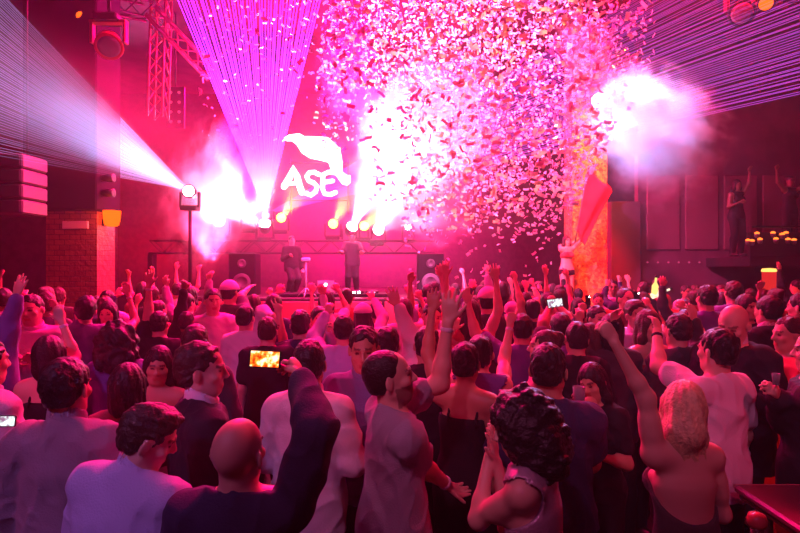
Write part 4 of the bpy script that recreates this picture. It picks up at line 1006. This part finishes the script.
who('person in a black top with dark hair behind the straight raised arm', 427, 328, 3.5, yaw=5, top='black', style='tee', sleeve='short', hair='short', L='down', R='bent')
who('man with a red lit face and a white shirt, left of the raised hand', 432, 304, 4.9, yaw=165, head=(0, -5, -8), top='white', collar=True, hair='short', L='bent', R='bent')
# --- second rows, centre and right
who('dark haired woman with a bent bare arm and wristband, hand high', 480, 336, 3.25, yaw=5, top='purple', style='fitted', sleeve='none', fem=True, hair='bun', L='phone', R=(504, 362, .2, 510, 326, .1), hR='fist', bandR='white')
who('woman with a bare arm straight up left of the bent bare arm', 466, 344, 2.95, yaw=20, top='black', style='strap', sleeve='none', fem=True, hair='short', L='up', R='down', hL='open', skin='mid')
who('man in a pale cap near the middle of the crowd', 488, 289, 5.4, yaw=10, top='charcoal', style='tee', sleeve='short', cap='cream', hair='short', L='upwide', R='bent', hL='open')
who('person with both bare arms crossed upward near the pale cap', 470, 301, 4.6, yaw=0, top='red', style='tee', sleeve='none', fem=True, hair='long', hc='brown', L='high', R='up', hL='open', hR='open')
who('person with a slim bare arm lifted high before the dark backdrop', 532, 300, 5.6, yaw=0, top='black', style='tee', sleeve='none', fem=True, hair='bun', L=(521, 300, .2, 515, 280, .1), R='down', hL='fist')
who('person in violet with an elbow out below the slim lifted arm', 522, 315, 4.3, yaw=8, top='purple', style='tee', sleeve='short', hair='short', L='upwide', R='wave', hL='open')
who('fair woman looking left behind the navy tee shirt', 543, 331, 3.55, yaw=-80, head=(0, 5, 0), top='pink', style='fitted', sleeve='short', fem=True, hair='bun', hc='brown', L='bent', R='bent')
who('man filming with a phone held in both raised hands in front of the dancer', 560, 314, 4.35, yaw=2, top='charcoal', style='tee', sleeve='short', hair='short', L=(543, 325, .3, 550, 306, .2), R=(574, 325, .3, 558, 306, .2), hL='hold', hR='hold', skin='mid')
who('dark haired man just right of the one filming', 576, 323, 3.85, yaw=5, top='black', hair='short', hc='black', L='bent', R='down')
who('long haired woman in a sleeveless pink top turned to the left', 588, 325, 4.15, yaw=-60, top='pink', style='fitted', sleeve='none', fem=True, hair='long', hc='brown', L='bent', R='bent')
who('man in glasses light turned to the camera under the pillar', 598, 307, 5.1, yaw=165, top='silver', hair='short', hc='black', L='phone', R='bent', hL='hold')
who('person in a dark hood of hair left of the smiling man', 611, 316, 4.1, yaw=10, top='charcoal', hair='bob', fem=True, L='phone', R='bent', hL='hold')
who('smiling man facing the camera in a lilac white collar', 637, 301, 4.7, yaw=170, head=(0, -3, 5), top='lavender', style='jacket', collar=True, hair='short', hc='brown', L='bent', R='bent', scale=1.05)
who('bare headed man far behind the smiling man', 626, 289, 6.2, yaw=160, top='maroon', hair='buzz', L='bent', R='down')
who('dark haired man with a hand to his ear left of the white tee shirt', 677, 315, 3.95, yaw=-10, top='charcoal', hair='short', hc='black', L='bent', R=(698, 345, .2, 694, 318, 0), hR='relax', scale=.98)
who('woman in a low red top beside the man with a hand to his ear', 650, 312, 4.25, yaw=160, top='red', style='strap', sleeve='none', fem=True, hair='long', hc='brown', L='bent', R='wave')
who('person in a violet shirt from behind left of the other violet shirt', 706, 286, 5.6, yaw=-5, top='purple', hair='short', hc='black', L='down', R='down', build=1.05)
who('person in a violet shirt from behind, directly above the balding man', 733, 282, 6.3, yaw=5, top='purple', hair='short', hc='brown', L='down', R='down', build=1.1, scale=1.08)
who('woman looking over her shoulder right of the violet shirts', 748, 296, 5.4, yaw=170, top='black', style='fitted', sleeve='none', fem=True, hair='long', L='bent', R='down')
who('man in black at the right edge behind the red lit man', 800, 294, 4.9, yaw=-30, top='black', hair='short', L='down', R='down')

# --- dancer on the podium with a flag, and two on the mezzanine
pod = tag(MB().box((3.25, 10.9, 0), (4.35, 11.9, 1.12), .02).build('podium', M['black']), 'black podium under the dancer in front of the orange pillar', 'podium')
DN = person('dancer in a bikini top and dark shorts on the podium, waving a red flag', 567, 236, 11.4, yaw=165, head=(0, 0, 0), top='red', style='bare', sleeve='none', fem=True, hair='long', hc='black', brief=True, L=(582, 240, .1, 590, 226, .1), R=(560, 246, .1, 576, 242, .2), hL='fist', hR='fist', feet_z=1.14, res=.018)
def on_mezz(label, px, py, **k): return person(label, px, py, 12.0, yaw=170, top='black', sleeve='none', style='fitted', fem=True, feet_z=2.325, skin='dark', res=.02, scale=1.0, **k)
on_mezz('left of the two dancers standing on the dark mezzanine', 737, 180, L='up', R='bent', hair='long')
on_mezz('right one of the dancers on the dark mezzanine, at the right edge', 790, 176, L='phone', R='upwide', hair='bun')
# DJ
person('dj behind the table in a dark shirt, head down over the decks', 352, 232, 12.15, yaw=178, head=(0, -20, 0), lean=(8, 0), top='charcoal', style='tee', sleeve='short', L='fwd', R='fwd', hair='short', feet_z=1.47, res=.018)
person('person in black standing on the stage left of the dj', 292, 236, 12.3, yaw=150, top='black', L='down', R='bent', hair='short', feet_z=1.47, res=.018)

# ------------------------------------------------------------------ the far crowd: a few figures copied many times
rc = random.Random(11); variants = []
VS = [('up', 'down', 'black', 'short', False, 'dark shirted'), ('down', 'bent', 'white', 'short', False, 'white shirted'), ('high', 'up', 'pink', 'long', True, 'pink topped'), ('bent', 'bent', 'charcoal', 'short', False, 'charcoal shirted'),
      ('wave', 'down', 'red', 'bun', True, 'red topped'), ('down', 'high', 'lavender', 'short', False, 'lavender shirted'), ('phone', 'bent', 'navy', 'short', False, 'navy shirted'), ('down', 'down', 'maroon', 'long', True, 'maroon topped'),
      ('upwide', 'up', 'grey', 'short', False, 'grey shirted'), ('bent', 'phone', 'cream', 'bob', True, 'cream topped')]
DESC = {'up': 'left arm up', 'down': 'arms low', 'bent': 'elbows bent', 'high': 'arms high', 'wave': 'waving', 'phone': 'hands lifted', 'upwide': 'both arms spread up'}
cells = []
y = 5.0
while y < 10.4:
    xw = y * .80 + .3; x = -xw + rc.uniform(0, .5)
    while x < xw:
        cells.append((x + rc.uniform(-.12, .12), y + rc.uniform(-.12, .12))); x += .62
    y += .60
MASKS = [(-5.45, 7.8, -4.4, 8.7), (-9, 9.0, -5.0, 9.8), (3.0, 10.5, 4.9, 12.6), (4.9, 8.75, 6.5, 9.25)]
far = []
for (x, y) in cells:
    if any((x - a) ** 2 + (y - b) ** 2 < .50 ** 2 for a, b in placed): continue
    if y > 7.0 and 190 < 400 + x / y * F < 425: continue
    if any(a - .25 < x < c + .25 and b - .25 < y < e + .25 for a, b, c, e in MASKS): continue
    placed.append((x, y)); far.append((x, y))
for i, v in enumerate(VS):
    grp = 'far ' + v[5] + ' dancers'
    o = person(f'far {v[5]} dancer in the packed crowd, {DESC[v[0]]}, {v[3] if v[3] in ("long", "short") else "tied"} hair', 400, 282, 8.0, yaw=0, top=v[2], L=v[0], R=v[1], hL='open', hR='relax', hair=v[3], hc=rc.choice(['black', 'brown']), fem=v[4], style='fitted' if v[4] else ('tee' if i % 2 else 'shirt'),
               sleeve='short' if i % 2 or v[4] else 'long', skin=['light', 'mid', 'light', 'dark'][i % 4], group=grp, res=.0175, collar=False)
    variants.append(o)
used = [False] * len(VS)
for (x, y) in far:
    i = rc.randrange(len(VS))
    if (y < 6.2 or 190 < 400 + x / y * F < 425 or rc.random() < .6) and i in (0, 2, 5, 8): i = rc.choice((1, 3, 7, 9, 4))
    v = variants[i]
    if not used[i]: c = v; used[i] = True
    else: c = copy_tree(v)
    c.location = (x, y, 0); c.rotation_euler = (0, 0, rc.uniform(-.45, .45) + (math.pi if rc.random() < .12 else 0)); f_ = rc.uniform(.89, 1.0); c.scale = (f_, f_, f_)
for u, v in zip(used, variants):
    if not u:
        for ch in list(v.children): bpy.data.objects.remove(ch)
        bpy.data.objects.remove(v)
print('CROWD', len(far), 'T', time.time() - T0)

# ------------------------------------------------------------------ things in hands
def screen_mat(name, kind):
    m = bpy.data.materials.new(name); m.use_nodes = True; nt = m.node_tree; N = nt.nodes; L = nt.links; N.clear()
    o = N.new('ShaderNodeOutputMaterial'); e = N.new('ShaderNodeEmission'); tc = N.new('ShaderNodeTexCoord'); n = N.new('ShaderNodeTexNoise'); n.inputs['Scale'].default_value = 38; n.inputs['Detail'].default_value = 2
    L.new(tc.outputs['Object'], n.inputs['Vector']); rp = N.new('ShaderNodeValToRGB'); el = rp.color_ramp.elements
    if kind == 'orange': el[0].position = .38; el[0].color = (.7, .02, .0, 1); el[1].position = .62; el[1].color = (1, .9, .5, 1); k = el.new(.5); k.color = (1, .25, .02, 1); s = 2.2
    else: el[0].position = .4; el[0].color = (.25, .1, .2, 1); el[1].position = .6; el[1].color = (.8, 1, .95, 1); s = 1.6
    L.new(n.outputs['Fac'], rp.inputs['Fac']); L.new(rp.outputs['Color'], e.inputs['Color']); e.inputs['Strength'].default_value = s; L.new(e.outputs[0], o.inputs['Surface']); return m
def phone(px, py, d, label, wide=.15, tall=.078, kind='orange', face='cam', tilt=0):
    p = at(px, py, d); c = empty('mobile_phone', p, label=label, cat='phone')
    MB().box((-wide / 2, -.004, -tall / 2), (wide / 2, .004, tall / 2), .003).build('case', M['black'], c)
    yy = -.0048 if face == 'cam' else .004
    MB().box((-wide / 2 * .88, yy, -tall / 2 * .86), (wide / 2 * .88, yy + .0008, tall / 2 * .86)).build('screen', screen_mat('phone screen', kind), c)
    MB().lathe([(.006, 0), (.006, .002), (.001, .0025)], 12, Matrix.Translation((wide * .4, .004 if face == 'cam' else -.0045, tall * .3)) @ Matrix.Rotation(math.radians(-90 if face == 'cam' else 90), 4, 'X')).build('lens', M['grey'], c)
    if face == 'away':
        MB().lathe([(.005, 0), (.005, .002), (.001, .0022)], 12, Matrix.Translation((wide * .3, -.0045, tall * .3)) @ Matrix.Rotation(math.radians(90), 4, 'X')).build('flash', M['white_e'], c)
    c.rotation_euler = (math.radians(-8), math.radians(tilt), 0); return c
dh = COL_IDX[P4.name]['hand']['R'][0]
phone(265, 359, dh[1] - .01, 'phone held up by the bald man, its wide screen showing orange stage light', .125, .068, 'orange', tilt=3)
phone(8, 421, 2.45, 'small phone with a pale lit screen low at the left edge', .075, .05, 'pale')
phone(555, 303, 4.2, 'phone held up in both hands in front of the dancer', .13, .07, 'pale', tilt=-8)
phone(637, 296, 5.6, 'phone with a white flash light left of the lit bottles', .06, .10, 'pale', 'away')
phone(588, 300, 4.9, 'phone with a white flash under the orange pillar', .05, .09, 'pale', 'away')
phone(611, 326, 2.66, 'dark phone in the raised hand of the blonde woman', .085, .045, 'dim', 'off')
def glass(px, py, d, label, m=None, r=.032, hgt=.11):
    p = at(px, py, d); c = empty('drinking_glass', p - Vector((0, 0, hgt / 2)), label=label, cat='glass')
    MB().lathe([(r * .8, 0), (r, hgt), (r * .92, hgt), (r * .74, .008), (.001, .008)], 18).build('tumbler', m or GL, c)
    MB().lathe([(r * .70, .012), (r * .84, hgt * .6), (.001, hgt * .6)], 18).build('ice', mat('ice', (.8, .9, .9), .15), c)
GL = mat('clear glass', (.85, .95, .95), .08)
GL.node_tree.nodes['Principled BSDF'].inputs['Transmission Weight'].default_value = .7
glass(579, 397, 2.78, 'glass of ice gripped in front of the long black hair')
glass(776, 379, 2.82, 'small glass with a pale drink held at the right edge', None, .02, .06)
for k, (px, py, lab) in enumerate([(655, 288, 'lit yellow bottle held up far behind the smiling man'), (660, 293, 'pale lit bottle tilted beside the yellow one')]):
    p = at(px, py, 7.2); c = empty('lit_bottle', p, label=lab, cat='bottle')
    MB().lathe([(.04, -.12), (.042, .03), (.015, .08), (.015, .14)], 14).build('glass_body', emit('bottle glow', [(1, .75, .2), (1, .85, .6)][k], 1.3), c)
    MB().lathe([(.018, .14), (.018, .17)], 12).build('stopper', M['black'], c); c.rotation_euler = (0, [.1, 1.2][k], 0)

# flag on its pole
A_ = at(575, 243, 11.35); B_ = at(588, 166, 11.1)
fl = empty('flag', A_, label='red flag on a pole waved by the dancer in front of the orange pillar', cat='flag')
MB().tube([(0, 0, 0), B_ - A_], .014, 8).build('pole', M['grey'], fl)
Q = [at(x, y, 11.1) for x, y in ((590, 168), (612, 192), (600, 216), (583, 246), (577, 226))]
b = MB(); n = 22; vs = []; fs = []
e0, e1, e2, e3 = at(588, 167, 11.1) - A_, at(613, 192, 10.95) - A_, at(584, 246, 11.1) - A_, at(577, 232, 11.3) - A_
for i in range(n + 1):
    for j in range(n + 1):
        u, v = i / n, j / n; p = (e0 * (1 - u) + e1 * u) * (1 - v) + (e3 * (1 - u) + e2 * u) * v
        vs.append(p + Vector((0, .07 * math.sin(u * 7 + v * 3) * u, .03 * math.sin(u * 9)))); 
for i in range(n):
    for j in range(n): a = i * (n + 1) + j; fs.append((a, a + 1, a + n + 2, a + n + 1))
o = b.add(vs, fs, True).build('cloth', mat('red flag cloth', (.85, .02, .02), .7), fl)
md = o.modifiers.new('thick', 'SOLIDIFY'); md.thickness = .006
# ------------------------------------------------------------------ confetti: curled slips of tissue falling through the light
rk = random.Random(21)
def dens_ok(px, py):
    """where the confetti hangs in the hall, as a density 0..1"""
    if py < -20: return 0
    left = 325 - .1 * py + (60 if py > 150 else 0) + (40 if py > 200 else 0); right = 655 - max(0, py - 60) * .55
    if py > 215: right = 560
    if px < left: return (.14 if py < 55 and px > 228 else .05) if px > 200 and py < 150 else 0
    if px > right: return 0
    d = min(1.0, (right - px) / 70 + .08) if py < 120 else 1.0
    if px > 470: d *= 1.0
    if py > 180: d *= max(.04, 1 - (py - 180) / 70)
    if px < 400 and py > 90: d *= .3
    return d
spots = []
while len(spots) < 8500:
    px, py = rk.uniform(200, 680), rk.uniform(-20, 290)
    if rk.random() < dens_ok(px, py):
        d = rk.uniform(4.2, 11.5) if rk.random() < .5 else rk.uniform(7.5, 11.5)
        if py > 215: d = rk.uniform(6, 10.5)
        p = at(px, py, d)
        if p.z < ZC - .1: spots.append(p)
spots.sort(key=lambda p: p.y)
def slip(bm, M_, L, W, curl):
    n = 3; vs = []
    for i in range(n + 1):
        a = (i / n - .5) * curl; z = math.sin(a) * L / max(curl, .01); y = (1 - math.cos(a)) * L / max(curl, .01)
        for sx in (-1, 1): vs.append(M_ @ Vector((sx * W / 2, y, z)))
    bm.add(vs, [(2 * i, 2 * i + 1, 2 * i + 3, 2 * i + 2) for i in range(n)], True)
cm_ = mat('white tissue slip', (.92, .85, .9), .6)
nt = cm_.node_tree; pb = nt.nodes['Principled BSDF']; tr_ = nt.nodes.new('ShaderNodeBsdfTranslucent'); tr_.inputs['Color'].default_value = (.9, .8, .85, 1); mxs = nt.nodes.new('ShaderNodeMixShader'); mxs.inputs[0].default_value = .5
nt.links.new(pb.outputs[0], mxs.inputs[1]); nt.links.new(tr_.outputs[0], mxs.inputs[2]); nt.links.new(mxs.outputs[0], nt.nodes['Material Output'].inputs['Surface'])
proto = []
for k in range(6):
    b = MB(); slip(b, Matrix.Identity(4), .06 + .008 * k, .026 + .004 * (k % 3), .6 + .35 * k); o = b.build('confetti_slip', cm_)
    md = o.modifiers.new('thick', 'SOLIDIFY'); md.thickness = .0012
    tag(o, 'nearer slip of white tissue confetti tumbling in the air', 'confetti', 'nearer confetti slips'); proto.append(o)
for i, p in enumerate(spots[:300]):
    o = proto[i] if i < 6 else proto[i % 6].copy()
    if i >= 6: COL.objects.link(o)
    o.location = p; o.rotation_euler = (rk.uniform(0, 6.3), rk.uniform(0, 6.3), rk.uniform(0, 6.3))
b = MB()
for p in spots[300:]:
    slip(b, Matrix.Translation(p) @ Euler((rk.uniform(0, 6.3), rk.uniform(0, 6.3), rk.uniform(0, 6.3))).to_matrix().to_4x4(), rk.uniform(.05, .095), rk.uniform(.025, .04), rk.uniform(.4, 2.4))
tag(b.build('confetti', cm_), 'dense cloud of white confetti hanging over the crowd in front of the stage', 'confetti', None, 'stuff')
print('DONE', time.time() - T0)
